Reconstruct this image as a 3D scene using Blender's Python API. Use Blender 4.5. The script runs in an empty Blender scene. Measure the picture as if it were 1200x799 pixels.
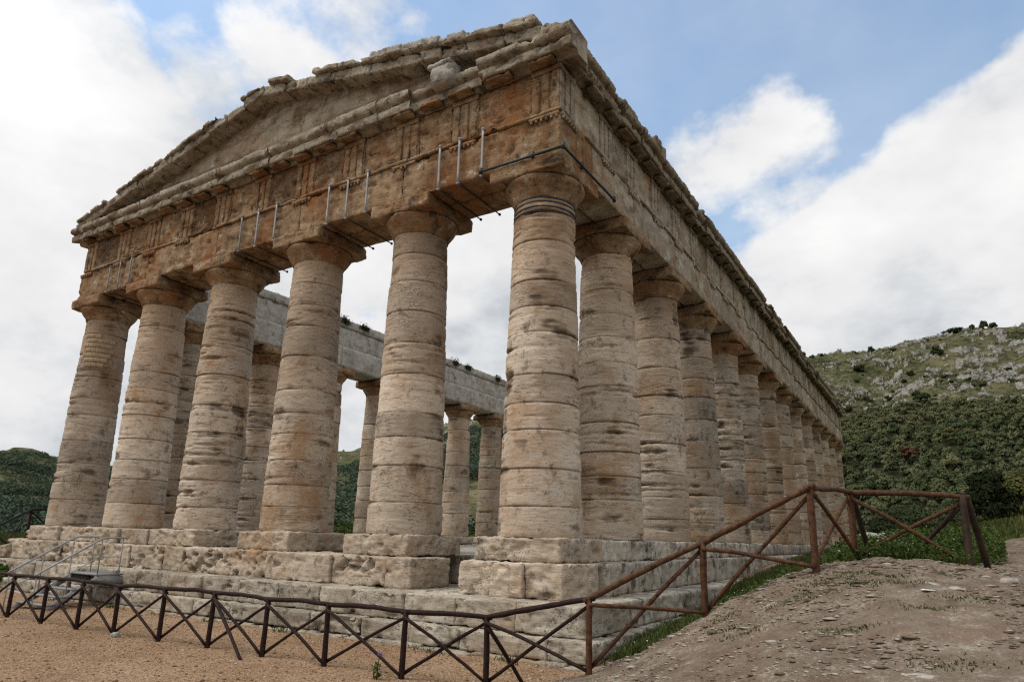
import bpy, math, random
import numpy as np
rng = np.random.default_rng(7)
random.seed(7)
SC = bpy.context.scene
COL = SC.collection

# ------------------------------------------------------------------ camera, sky, sun, exposure
CAM = np.array([7.899, -13.976, -0.0139]); YAW, PIT, ROL, FPX = 0.5608, 0.2313, 0.025, 791.98
PX, PY = 600.0, 399.5 + 43.8
FW = np.array([-math.sin(YAW)*math.cos(PIT), math.cos(YAW)*math.cos(PIT), math.sin(PIT)])
RT = np.cross(FW, [0, 0, 1]); RT /= np.linalg.norm(RT); UP = np.cross(RT, FW)
R2 = math.cos(ROL)*RT + math.sin(ROL)*UP; U2 = -math.sin(ROL)*RT + math.cos(ROL)*UP
def ray(x, y):
    d = FW + R2*(x-PX)/FPX - U2*(y-PY)/FPX
    return d/np.linalg.norm(d)
def at_plane(x, y, axis, v):
    d = ray(x, y); return CAM + d*(v-CAM[axis])/d[axis]
def at_dist(x, y, D):
    d = ray(x, y); return CAM + d*D/math.hypot(d[0], d[1])
import mathutils
cam_d = bpy.data.cameras.new("camera"); cam = bpy.data.objects.new("camera", cam_d); COL.objects.link(cam)
cam_d.sensor_width = 36.0; cam_d.lens = FPX/1200*36; cam_d.shift_y = 43.8/1200
cam_d.clip_start = 0.05; cam_d.clip_end = 6000
M = mathutils.Matrix(((R2[0], U2[0], -FW[0], CAM[0]), (R2[1], U2[1], -FW[1], CAM[1]), (R2[2], U2[2], -FW[2], CAM[2]), (0, 0, 0, 1)))
cam.matrix_world = M
SC.camera = cam
SC.view_settings.view_transform = 'Standard'; SC.view_settings.look = 'None'
SC.view_settings.exposure = 0.22; SC.view_settings.gamma = 1.0; SC.view_settings.use_curve_mapping = False
SC.render.engine = 'CYCLES'
SC.cycles.max_bounces = 5; SC.cycles.diffuse_bounces = 1; SC.cycles.glossy_bounces = 1
SC.cycles.use_denoising = False
SC.cycles.filter_width = 1.25

SUN_AZ, SUN_EL = math.radians(232), math.radians(57)     # compass-like angle of the sun measured from +Y towards +X
SUN_STRENGTH, SUN_ANGLE, SKY_STRENGTH = 1.5, 18, 0.15
CLOUD_STRENGTH = 0.72
sd = np.array([math.sin(SUN_AZ)*math.cos(SUN_EL), math.cos(SUN_AZ)*math.cos(SUN_EL), math.sin(SUN_EL)])
sl = bpy.data.lights.new("sun", 'SUN'); so = bpy.data.objects.new("sun", sl); COL.objects.link(so)
sl.energy = SUN_STRENGTH; sl.angle = math.radians(SUN_ANGLE); sl.color = (1.0, 0.95, 0.87)
so.rotation_euler = mathutils.Vector(tuple(sd)).to_track_quat('Z', 'Y').to_euler()
so.location = (0, 0, 60)

class NT:
    """small node-tree writer"""
    def __init__(s, nt): s.nt = nt; nt.nodes.clear()
    def n(s, t, ins=None, **kw):
        nd = s.nt.nodes.new(t)
        for k, v in kw.items(): setattr(nd, k, v)
        for k, v in (ins or {}).items(): s.set(nd.inputs[k], v)
        return nd
    def set(s, sock, v):
        if isinstance(v, bpy.types.NodeSocket): s.nt.links.new(v, sock)
        elif isinstance(v, bpy.types.Node): s.nt.links.new(v.outputs[0], sock)
        else:
            if isinstance(v, (tuple, list)) and len(v) == 3 and sock.type == 'RGBA': v = (*v, 1)
            sock.default_value = v
    def m(s, op, a, b=None, c=None, clamp=False):
        nd = s.n('ShaderNodeMath', operation=op); nd.use_clamp = clamp
        s.set(nd.inputs[0], a)
        if b is not None: s.set(nd.inputs[1], b)
        if c is not None: s.set(nd.inputs[2], c)
        return nd.outputs[0]
    def dot(s, a, v):
        nd = s.n('ShaderNodeVectorMath', operation='DOT_PRODUCT'); s.set(nd.inputs[0], a); nd.inputs[1].default_value = tuple(v)
        return nd.outputs['Value']
    def noise(s, vec, scale, detail=4, rough=.55, lac=2.0, dist=0.0):
        nd = s.n('ShaderNodeTexNoise', {'Vector': vec, 'Scale': scale, 'Detail': detail, 'Roughness': rough, 'Lacunarity': lac, 'Distortion': dist})
        return nd.outputs[0]
    def scale(s, vec, sc, off=(0, 0, 0)):
        nd = s.n('ShaderNodeMapping', {'Vector': vec}); nd.inputs['Scale'].default_value = sc; nd.inputs['Location'].default_value = off
        return nd.outputs[0]
    def ss(s, v, lo, hi, a=0.0, b=1.0):
        nd = s.n('ShaderNodeMapRange', interpolation_type='SMOOTHSTEP'); s.set(nd.inputs[0], v)
        for i, q in enumerate((lo, hi, a, b)): nd.inputs[i+1].default_value = q
        return nd.outputs[0]
    def mix(s, f, a, b, mode='MIX'):
        nd = s.n('ShaderNodeMix', data_type='RGBA', blend_type=mode)
        s.set(nd.inputs[0], f); s.set(nd.inputs[6], a); s.set(nd.inputs[7], b)
        return nd.outputs[2]
    def ramp(s, f, stops):
        nd = s.n('ShaderNodeValToRGB'); s.set(nd.inputs[0], f); e = nd.color_ramp.elements
        while len(e) < len(stops): e.new(.5)
        for el, (p, c) in zip(e, stops): el.position = p; el.color = (*c, 1)
        return nd.outputs[0]

world = bpy.data.worlds.new("World"); SC.world = world; world.use_nodes = True
w = NT(world.node_tree)
sky = w.n('ShaderNodeTexSky', sky_type='NISHITA', sun_disc=False, sun_elevation=SUN_EL, sun_rotation=SUN_AZ, air_density=1.7, dust_density=0.4, ozone_density=1.6, altitude=300)
Dv = w.n('ShaderNodeTexCoord').outputs['Generated']
def circle(p, q, inside):
    """signed distance (degrees-like) from the great circle through two sight lines, positive on the side of the third"""
    n_ = np.cross(ray(*p), ray(*q)); n_ /= np.linalg.norm(n_)
    if n_ @ ray(*inside) < 0: n_ = -n_
    return n_
nz_big = w.noise(w.scale(Dv, (1, 1, 1.6)), 2.6, 6, .55)
nz_mid = w.noise(w.scale(Dv, (1, 1, 1.5), (3, 1, 2)), 7.0, 7, .58)
nz_wsp = w.noise(w.scale(Dv, (1, 1, 1.2), (7, 5, 1)), 14.0, 6, .6)
wob = w.m('ADD', w.m('MULTIPLY', w.m('SUBTRACT', nz_mid, .5), .20), w.m('ADD', w.m('MULTIPLY', w.m('SUBTRACT', nz_wsp, .5), .09), w.m('MULTIPLY', w.m('SUBTRACT', nz_big, .5), .10)))
def half(p, q, ins, off=0.0, gain=1.0): return w.m('MULTIPLY_ADD', w.dot(Dv, circle(p, q, ins)), gain, off)
def blob(p, rad, peak=.12):
    d = w.dot(Dv, ray(*p)); return w.m('MULTIPLY_ADD', w.m('SUBTRACT', d, math.cos(rad)), peak/(1-math.cos(rad)), 0.0)
cover = half((1215, 15), (868, 282), (1100, 400), -.005, 2.6)
cover = w.m('MAXIMUM', cover, half((165, 10), (272, 150), (60, 200), -.01, 2.2))
low = w.n('ShaderNodeSeparateXYZ', {0: Dv}).outputs[2]
cover = w.m('MAXIMUM', cover, w.m('MULTIPLY_ADD', low, -.8, .30))
for p, r, k in (((812, 196), .055, .035), ((850, 178), .06, .045), ((905, 160), .065, .05), ((945, 180), .05, .04), ((330, 62), .09, .05), ((420, 8), .08, .04), ((560, 310), .25, .12), ((230, 100), .08, .05), ((950, 250), .08, .04)):
    cover = w.m('MAXIMUM', cover, blob(p, r, k))
back = w.m('MULTIPLY_ADD', w.dot(Dv, FW), -.6, .16)          # the sky behind is mostly cloud as well
cover = w.m('MAXIMUM', cover, back)
cover = w.m('ADD', w.m('MAXIMUM', cover, -.17), wob)
mask = w.ss(cover, -.02, .055)
veil = w.ss(nz_big, .35, .7, .04, .22)
mask = w.m('MAXIMUM', mask, veil)
shade = w.m('ADD', w.m('MULTIPLY', nz_big, .7), w.m('MULTIPLY', nz_mid, .3))
ccol = w.ramp(shade, [(.38, (.60, .64, .69)), (.44, (.82, .85, .88)), (.50, (1.0, 1.0, 1.01)), (.64, (1.17, 1.17, 1.16))])
bsky = w.n('ShaderNodeBackground', {'Color': sky, 'Strength': SKY_STRENGTH})
sunny = w.ss(w.dot(Dv, sd), 0.55, 1.0, CLOUD_STRENGTH, CLOUD_STRENGTH*1.7)     # clouds on the sun's side are brighter
bcld = w.n('ShaderNodeBackground', {'Color': ccol, 'Strength': sunny})
mx = w.n('ShaderNodeMixShader', {0: mask, 1: bsky.outputs[0], 2: bcld.outputs[0]})
w.n('ShaderNodeOutputWorld', {'Surface': mx.outputs[0]})

# ------------------------------------------------------------------ numpy noise and mesh helpers
def _h(ix, iy, iz, seed):
    n = (ix*374761393 + iy*668265263 + iz*2147483647 + seed*1274126177) & 0xFFFFFFFF
    n = ((n ^ (n >> 13)) * 1274126177) & 0xFFFFFFFF
    n = n ^ (n >> 16)
    n = (n * 2246822519) & 0xFFFFFFFF
    return ((n ^ (n >> 15)) & 0xFFFFFF) / 8388608.0 - 1.0
def noise(P, seed=0):
    P = np.asarray(P, float); i = np.floor(P).astype(np.int64); f = P - i; f = f*f*f*(f*(f*6-15)+10)
    x, y, z = i[..., 0], i[..., 1], i[..., 2]; fx, fy, fz = f[..., 0], f[..., 1], f[..., 2]
    def L(a, b, t): return a + (b-a)*t
    c = [[[_h(x+dx, y+dy, z+dz, seed) for dz in (0, 1)] for dy in (0, 1)] for dx in (0, 1)]
    return L(L(L(c[0][0][0], c[1][0][0], fx), L(c[0][1][0], c[1][1][0], fx), fy), L(L(c[0][0][1], c[1][0][1], fx), L(c[0][1][1], c[1][1][1], fx), fy), fz)
def fbm(P, oct=4, seed=0, gain=.5):
    P = np.asarray(P, float); a = 1.0; s = 0; t = 0
    for k in range(oct): s = s + a*noise(P*(2.03**k) + 17.3*k, seed+k); t += a; a *= gain
    return s/t*1.5
def sstep(a, b, x): t = np.clip((x-a)/(b-a), 0, 1); return t*t*(3-2*t)

def mesh_obj(name, V, F, mat, parent=None, smooth=False, loc=None):
    V = np.asarray(V, np.float32).reshape(-1, 3)
    Fs = F if isinstance(F, list) else [F]
    Fs = [np.asarray(f, np.int32) for f in Fs if len(f)]
    me = bpy.data.meshes.new(name)
    me.vertices.add(len(V)); me.vertices.foreach_set('co', V.ravel())
    nl = sum(f.size for f in Fs); npol = sum(len(f) for f in Fs)
    me.loops.add(nl); me.loops.foreach_set('vertex_index', np.concatenate([f.ravel() for f in Fs]))
    me.polygons.add(npol)
    tot = np.concatenate([np.full(len(f), f.shape[1], np.int32) for f in Fs])
    st = np.concatenate([[0], np.cumsum(tot)[:-1]]).astype(np.int32)
    me.polygons.foreach_set('loop_start', st); me.polygons.foreach_set('loop_total', tot)
    if smooth: me.polygons.foreach_set('use_smooth', np.ones(npol, bool))
    me.update(calc_edges=True)
    if mat: me.materials.append(mat)
    o = bpy.data.objects.new(name, me); COL.objects.link(o)
    if parent: o.parent = parent
    if loc is not None: o.location = tuple(loc)
    return o
class MB:
    """collects pieces that become ONE mesh"""
    def __init__(s): s.V = []; s.F = {}; s.n = 0; s.T = []
    def add(s, V, F, tint=0.0):
        V = np.asarray(V, float).reshape(-1, 3)
        for f in (F if isinstance(F, list) else [F]):
            f = np.asarray(f, np.int64)
            if len(f): s.F.setdefault(f.shape[1], []).append(f + s.n)
        s.V.append(V); s.n += len(V); s.T.append(np.full(len(V), tint, np.float32)); return s
    def build(s, name, mat, parent=None, off=(0, 0, 0), smooth=False, loc=None):
        o = mesh_obj(name, np.concatenate(s.V) - np.asarray(off, float), [np.concatenate(f) for f in s.F.values()], mat, parent, smooth, loc); T = np.concatenate(s.T)
        if T.any(): o.data.attributes.new('tint', 'FLOAT', 'POINT').data.foreach_set('value', T)
        return o
def tag(o, label=None, cat=None, group=None, kind=None):
    for k, v in (('label', label), ('category', cat), ('group', group), ('kind', kind)):
        if v: o[k] = v
    return o
def thing(name, loc, label, cat, group=None):
    o = bpy.data.objects.new(name, None); COL.objects.link(o); o.location = tuple(loc); o.empty_display_size = .3
    return tag(o, label, cat, group)
def tube(pts, rad, seg=8, rough=0.0, seed=0):
    pts = np.asarray(pts, float); n = len(pts); rad = np.broadcast_to(np.asarray(rad, float), (n,))
    T = np.gradient(pts, axis=0); T /= np.linalg.norm(T, axis=1)[:, None] + 1e-9
    ref = np.array([0, 0, 1.0]) if abs(T[0, 2]) < .9 else np.array([1.0, 0, 0])
    N = np.cross(T, ref); N /= np.linalg.norm(N, axis=1)[:, None] + 1e-9; B = np.cross(T, N)
    a = np.linspace(0, 2*math.pi, seg, endpoint=False)
    V = pts[:, None] + (N[:, None]*np.cos(a)[None, :, None] + B[:, None]*np.sin(a)[None, :, None])*rad[:, None, None]
    V = V.reshape(-1, 3)
    if rough: V = V + rough*np.stack([noise(V*9, seed+k) for k in range(3)], -1)
    i = np.arange(n-1)[:, None]*seg; j = np.arange(seg)[None]; j2 = (j+1) % seg
    F = np.stack([i+j, i+j2, i+seg+j2, i+seg+j], -1).reshape(-1, 4)
    return V, [F, np.arange(seg)[::-1][None], (np.arange(seg)+(n-1)*seg)[None]]
def pole(a, b, r0, r1=None, seg=8, nseg=8, bow=.0, rough=.004, seed=0):
    a, b = np.asarray(a, float), np.asarray(b, float); t = np.linspace(0, 1, nseg+1)[:, None]
    P = a + (b-a)*t
    if bow: P = P + bow*np.sin(t*math.pi)*np.array([.3, .2, .9]) + bow*.5*np.stack([noise(np.concatenate([t*3+seed, t*0+k, t*0], 1), seed) for k in range(3)], -1)*np.sin(t*math.pi)
    return tube(P, np.linspace(r0, r1 if r1 is not None else r0, nseg+1), seg, rough, seed)
def rbox(lo, hi, cell=.1, amp=.02, rnd=.03, seed=0, freq=1.6, pits=0.0, nb=(1, 1, 1), fine=.4):
    """weathered block: a rounded, gridded box pushed about by noise and pocked with holes"""
    lo, hi = np.asarray(lo, float), np.asarray(hi, float); sz = hi-lo
    n = [max(1, int(math.ceil(s/cell))) for s in sz]; V = []; F = []; k = 0
    for ax in range(3):
        u, v = (ax+1) % 3, (ax+2) % 3
        a = np.linspace(lo[u], hi[u], n[u]+1); b = np.linspace(lo[v], hi[v], n[v]+1)
        A, B = np.meshgrid(a, b, indexing='ij')
        for sgn in (0, 1):
            P = np.zeros(A.shape+(3,)); P[..., u] = A; P[..., v] = B; P[..., ax] = hi[ax] if sgn else lo[ax]
            idx = np.arange(A.size).reshape(A.shape)+k
            q = np.stack([idx[:-1, :-1], idx[1:, :-1], idx[1:, 1:], idx[:-1, 1:]], -1).reshape(-1, 4)
            F.append(q if sgn else q[:, ::-1]); V.append(P.reshape(-1, 3)); k += A.size
    V = np.concatenate(V); F = np.concatenate(F)
    _, first, inv = np.unique(np.round(V, 4), axis=0, return_index=True, return_inverse=True)
    V = V[first]; F = inv.reshape(-1)[F]
    r = min(rnd, sz.min()*.45); inn = np.clip(V, lo+r, hi-r); d = V-inn; L = np.linalg.norm(d, axis=1)[:, None]
    nrm = d/np.maximum(L, 1e-6); V = inn + nrm*np.minimum(r, np.maximum(L, r*0))
    if amp:
        Q = V*freq*np.array([1, 1, 1.8])
        V = V + amp*np.stack([.55*fbm(Q, 3, seed+11*k)+.45*fbm(Q*4, 3, seed+11*k+4) for k in range(3)], -1)
        V = V + nrm*(amp*fine*fbm(V*freq*5, 3, seed+77))[:, None]
        if pits:
            h = np.maximum(0, fbm(V*np.array([3.6, 3.6, 7]), 3, seed+5)-.22)
            V = V - nrm*(pits*h)[:, None]
    return V, F
def sweep_prism(poly, axis, lo, hi, n, amp=0.0, seed=0, freq=2.0, sub=.12):
    """extrude a closed profile [(a, z)] along x or y in n slices, edges subdivided and weathered"""
    P = []
    for (a, b), (c, d) in zip(poly, poly[1:]+poly[:1]):
        m = max(1, int(math.hypot(c-a, d-b)/sub))
        for t in range(m): P.append((a+(c-a)*t/m, b+(d-b)*t/m))
    P = np.array(P); m = len(P); s = np.linspace(lo, hi, n+1)
    V = np.zeros((n+1, m, 3)); V[..., axis] = s[:, None]; V[..., 1-axis] = P[None, :, 0]; V[..., 2] = P[None, :, 1]
    V = V.reshape(-1, 3)
    if amp: V = V + amp*np.stack([fbm(V*freq, 4, seed+9*k) for k in range(3)], -1)
    i = np.arange(n)[:, None]*m; j = np.arange(m)[None]; j2 = (j+1) % m
    F = np.stack([i+j, i+j2, i+m+j2, i+m+j], -1).reshape(-1, 4)
    return V, [F, np.arange(m)[None], (np.arange(m)+n*m)[::-1][None]]

# ------------------------------------------------------------------ materials
def new_mat(name):
    m = bpy.data.materials.new(name); m.use_nodes = True; return m, NT(m.node_tree)
def finish(t, col, rough=.9, bump=None, bstr=.5, bdist=.02, spec=.2):
    ins = {'Base Color': col, 'Roughness': rough, 'Specular IOR Level': spec}
    if bump is not None:
        b = t.n('ShaderNodeBump', {'Height': bump, 'Strength': bstr, 'Distance': bdist}); ins['Normal'] = b.outputs[0]
    p = t.n('ShaderNodeBsdfPrincipled', ins); t.n('ShaderNodeOutputMaterial', {'Surface': p.outputs[0]})
def stone(name, pale, mid, dark, ochre, ochre_amt=.5, lichen=0.0, strata=1.0, pit=.8, white=0.0, vert=0.0, zgrad=None, bd=.035):
    m, t = new_mat(name)
    pos = t.n('ShaderNodeNewGeometry').outputs['Position']
    warp = t.n('ShaderNodeVectorMath', {0: pos}, operation='ADD')
    wn = t.n('ShaderNodeTexNoise', {'Vector': pos, 'Scale': .8, 'Detail': 3})
    wsub = t.n('ShaderNodeVectorMath', {0: wn.outputs[1], 1: (.5, .5, .5)}, operation='SUBTRACT')
    wsc = t.n('ShaderNodeVectorMath', {0: wsub.outputs[0]}, operation='SCALE'); wsc.inputs['Scale'].default_value = .35
    t.set(warp.inputs[1], wsc.outputs[0]); p2 = warp.outputs[0]
    st = t.noise(t.scale(p2, (.7, .7, 7)), 1.6, 6, .62)
    st2 = t.noise(t.scale(p2, (1.6, 1.6, 16), (4, 2, 9)), 2.2, 4, .62)
    blot = t.noise(t.scale(pos, (1, 1, .7), (9, 3, 1)), .55, 6, .62)
    blot2 = t.noise(t.scale(pos, (1, 1, 1.6), (1, 8, 3)), 1.7, 6, .65)
    grit = t.noise(pos, 30, 4, .65); blot3 = t.noise(t.scale(pos, (1, 1, 1.2), (2, 6, 4)), .9, 5, .6)
    f = t.m('ADD', t.m('MULTIPLY', st, .55*strata), t.m('ADD', t.m('MULTIPLY', blot2, .75-.45*strata), t.m('ADD', t.m('MULTIPLY', grit, .13), t.m('MULTIPLY', t.m('SUBTRACT', blot3, .5), .34))))
    col = t.ramp(f, [(.325, dark), (.40, mid), (.485, pale), (.62, tuple(min(1, c*1.2) for c in pale))])
    om = t.ss(t.m('ADD', t.m('MULTIPLY', blot, .7), t.m('MULTIPLY', st, .3)), .56-.16*ochre_amt, .70-.12*ochre_amt)
    om = t.m('MAXIMUM', om, t.m('MULTIPLY', t.ss(t.m('ADD', t.m('MULTIPLY', t.noise(t.scale(pos, (1, 1, .8), (1, 1, 7)), 1.1, 5, .62), .75), t.m('MULTIPLY', st, .25)), .62-.14*ochre_amt, .72-.12*ochre_amt), .8))
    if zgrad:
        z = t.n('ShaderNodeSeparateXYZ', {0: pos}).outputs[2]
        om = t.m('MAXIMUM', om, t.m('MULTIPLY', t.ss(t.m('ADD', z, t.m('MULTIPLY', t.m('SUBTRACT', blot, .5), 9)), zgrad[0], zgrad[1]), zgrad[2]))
    col = t.mix(t.m('MULTIPLY', om, .85), col, t.mix(grit, ochre, tuple(c*1.5 for c in ochre)))
    if white:
        wm = t.ss(blot2, .62-.1*white, .72-.08*white); col = t.mix(t.m('MULTIPLY', wm, .7), col, (.52, .49, .44))
    if vert:
        vs = t.noise(t.scale(pos, (2.2, 2.2, .25), (2, 7, 0)), 1.6, 5, .6); col = t.mix(t.m('MULTIPLY', t.ss(vs, .5, .68), vert), col, (.09, .08, .068))
    if lichen:
        lc = t.noise(t.scale(pos, (1.3, 1.3, 1.0), (5, 5, 2)), 2.1, 8, .72); col = t.mix(t.m('MULTIPLY', t.ss(lc, .56-.06*lichen, .66-.04*lichen), min(1, .5+.4*lichen)), col, (.035, .033, .03))
    # travertine holes: small flattened pits gathered in bands
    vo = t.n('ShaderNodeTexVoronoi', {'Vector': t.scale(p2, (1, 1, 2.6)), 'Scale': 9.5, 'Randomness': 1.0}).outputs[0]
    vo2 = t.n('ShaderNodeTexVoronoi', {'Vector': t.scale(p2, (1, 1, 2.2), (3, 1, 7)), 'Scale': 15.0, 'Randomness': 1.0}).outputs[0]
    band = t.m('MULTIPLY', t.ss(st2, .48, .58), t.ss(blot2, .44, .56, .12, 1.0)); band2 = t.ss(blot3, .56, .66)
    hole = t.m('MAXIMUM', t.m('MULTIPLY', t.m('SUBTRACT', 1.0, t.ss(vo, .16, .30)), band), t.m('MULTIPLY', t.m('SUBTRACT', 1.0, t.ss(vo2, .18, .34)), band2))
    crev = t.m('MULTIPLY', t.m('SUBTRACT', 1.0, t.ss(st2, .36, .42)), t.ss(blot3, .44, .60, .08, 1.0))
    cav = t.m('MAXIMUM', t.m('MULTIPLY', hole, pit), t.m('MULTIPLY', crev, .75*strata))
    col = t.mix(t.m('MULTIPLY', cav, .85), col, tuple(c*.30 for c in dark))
    sa = t.n('ShaderNodeAttribute', attribute_name='stain').outputs['Fac']; sm_ = t.m('MULTIPLY', sa, t.ss(t.m('ADD', t.m('MULTIPLY', blot2, .5), t.m('MULTIPLY', st, .5)), .36, .56))
    col = t.mix(t.m('MULTIPLY', sm_, .85), col, t.mix(st2, tuple(c*.45 for c in ochre), tuple(c*1.15 for c in ochre)))
    gv = t.n('ShaderNodeAttribute', attribute_name='groove').outputs['Fac']; tn = t.n('ShaderNodeAttribute', attribute_name='tint').outputs['Fac']
    tm = t.m('ADD', 1.0, tn); tc = t.n('ShaderNodeCombineColor', {0: tm, 1: tm, 2: tm})
    col = t.mix(1.0, col, tc.outputs[0], 'MULTIPLY')
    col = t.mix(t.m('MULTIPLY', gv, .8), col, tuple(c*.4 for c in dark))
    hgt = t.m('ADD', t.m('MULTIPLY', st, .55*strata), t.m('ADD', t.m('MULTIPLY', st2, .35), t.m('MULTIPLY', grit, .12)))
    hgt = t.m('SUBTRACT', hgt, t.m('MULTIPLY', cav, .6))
    finish(t, col, .93, hgt, .65, bd, .12)
    return m
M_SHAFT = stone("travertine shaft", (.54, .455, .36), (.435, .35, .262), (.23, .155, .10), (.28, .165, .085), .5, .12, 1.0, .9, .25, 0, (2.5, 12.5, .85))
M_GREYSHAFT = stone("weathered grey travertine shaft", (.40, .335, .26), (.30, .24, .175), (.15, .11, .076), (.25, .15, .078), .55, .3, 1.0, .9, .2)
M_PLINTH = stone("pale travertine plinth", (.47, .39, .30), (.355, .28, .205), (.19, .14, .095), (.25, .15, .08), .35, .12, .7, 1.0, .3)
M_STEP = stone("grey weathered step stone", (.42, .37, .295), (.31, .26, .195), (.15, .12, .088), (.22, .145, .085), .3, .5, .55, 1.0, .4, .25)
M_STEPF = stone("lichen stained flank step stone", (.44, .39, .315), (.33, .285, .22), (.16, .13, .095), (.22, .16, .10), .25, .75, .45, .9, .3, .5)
M_ENTAB = stone("ochre stained entablature stone with painted shade", (.32, .222, .132), (.205, .125, .066), (.062, .034, .018), (.19, .08, .028), .6, .5, .4, 1.0, .25, .35)  # besides the ochre stain, tones darkened to paint in cornice and soffit shade
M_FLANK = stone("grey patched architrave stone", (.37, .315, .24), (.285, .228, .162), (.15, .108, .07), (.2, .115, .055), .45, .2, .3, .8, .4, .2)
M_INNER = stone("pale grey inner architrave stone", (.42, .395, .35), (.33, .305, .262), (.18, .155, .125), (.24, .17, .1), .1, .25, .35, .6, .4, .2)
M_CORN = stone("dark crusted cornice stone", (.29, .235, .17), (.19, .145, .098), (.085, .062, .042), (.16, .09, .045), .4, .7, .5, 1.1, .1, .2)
M_RAKE = stone("grey rake cornice stone", (.36, .315, .245), (.25, .205, .15), (.115, .088, .06), (.17, .1, .05), .35, .55, .45, 1.0, .2, .25)
def plain(name, col, var=.3, rough=.6, sc=6, metal=0, stretch=(1, 1, 1), bstr=.3, bd=.01):
    m, t = new_mat(name); pos = t.n('ShaderNodeNewGeometry').outputs['Position']
    n1 = t.noise(t.scale(pos, stretch), sc, 6, .65); n2 = t.noise(pos, sc*7, 4, .6)
    f = t.m('ADD', t.m('MULTIPLY', n1, .7), t.m('MULTIPLY', n2, .3))
    c = t.ramp(f, [(.35, tuple(x*(1-var) for x in col)), (.5, col), (.68, tuple(min(1, x*(1+var)) for x in col))])
    finish(t, c, rough, f, bstr, bd, .15 if rough > .5 else .3)
    return m
M_WOOD = plain("dark red brown stained timber", (.026, .013, .010), .65, .75, 16, bstr=.6)
M_WOODW = plain("worn orange brown timber", (.085, .040, .020), .7, .7, 14, bstr=.6)
M_WOODG = plain("greyed timber", (.05, .032, .023), .5, .8, 6, bstr=.6)
M_STEEL = plain("grey galvanised steel", (.30, .31, .31), .25, .45, 4)
M_STEELD = plain("dull grey stair steel", (.20, .205, .20), .3, .5, 4)
M_IRON = plain("dark painted iron", (.030, .032, .033), .35, .5, 8)
M_PATCH = plain("newer cut stone repair", (.37, .275, .175), .3, .9, 3, bstr=.4)
M_PAPER = plain("white paper", (.75, .76, .76), .08, .7, 6, bstr=.1)
M_ROCK = stone("pale limestone block", (.46, .43, .37), (.34, .31, .26), (.17, .15, .12), (.24, .19, .12), .15, .35, .3, .7, .4)
def leafmat(name, cols, sc=.5, obj_var=.5, rough=.65, isl_w=.35):
    m, t = new_mat(name); pos = t.n('ShaderNodeNewGeometry').outputs['Position']
    oi = t.n('ShaderNodeObjectInfo').outputs['Random']; isl = t.n('ShaderNodeNewGeometry').outputs['Random Per Island']
    f = t.m('ADD', t.m('MULTIPLY', oi, obj_var), t.m('ADD', t.m('MULTIPLY', t.noise(pos, sc, 3), 1-obj_var), t.m('MULTIPLY', t.m('SUBTRACT', isl, .5), isl_w)))
    k = len(cols); c = t.ramp(f, [(.2+.6*i/(k-1), x) for i, x in enumerate(cols)])
    d = t.n('ShaderNodeBsdfDiffuse', {'Color': c}); tr = t.n('ShaderNodeBsdfTranslucent', {'Color': c})
    mx_ = t.n('ShaderNodeMixShader', {0: .12, 1: d.outputs[0], 2: tr.outputs[0]}); t.n('ShaderNodeOutputMaterial', {'Surface': mx_.outputs[0]})
    return m
M_PINE = leafmat("pine foliage", [(.070, .088, .042), (.090, .108, .052), (.115, .128, .062), (.150, .148, .075)], .3, .7)
M_BUSH = leafmat("dark shrub foliage", [(.028, .038, .017), (.045, .058, .025), (.066, .078, .034)], .8, .3)
M_EVER = leafmat("very dark evergreen foliage", [(.012, .018, .009), (.02, .028, .013), (.032, .04, .018)], .8, .3)
M_RUST = leafmat("rust coloured foliage", [(.10, .055, .03), (.14, .075, .045), (.16, .10, .055)], .8, .2)
M_YEL = leafmat("yellowish green foliage", [(.09, .095, .03), (.13, .125, .045), (.15, .14, .06)], .8, .3)
M_SCRUB = leafmat("hillside scrub", [(.035, .042, .02), (.06, .068, .03), (.10, .10, .045)], .05, 0)
M_WOODS = leafmat("haze tinted distant woodland foliage", [(.058, .085, .062), (.08, .108, .070), (.11, .135, .078)], .012, .0)  # distance haze painted into the leaf colour as a bluish tone
M_GRASS = leafmat("fresh grass", [(.042, .056, .016), (.066, .082, .024), (.10, .11, .038), (.17, .15, .075)], .9, 0)
M_WEED = leafmat("weed leaves", [(.04, .062, .018), (.06, .09, .024), (.085, .115, .034)], 3, 0)
M_PEB = leafmat("limestone chips", [(.16, .12, .085), (.24, .19, .14), (.32, .27, .205), (.42, .37, .30)], 6, 0, .9, 1.6)
M_GPEB = leafmat("ochre gravel stones", [(.20, .115, .062), (.32, .20, .115), (.42, .29, .18), (.52, .42, .31)], 6, 0, .9, 1.6)
M_FLOWER = plain("white petals", (.72, .72, .68), .1, .7)
M_THIST = plain("purple thistle petals", (.30, .13, .45), .2, .7)
M_BARK = plain("brown bark", (.075, .055, .04), .4, .9, 3)

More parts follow.
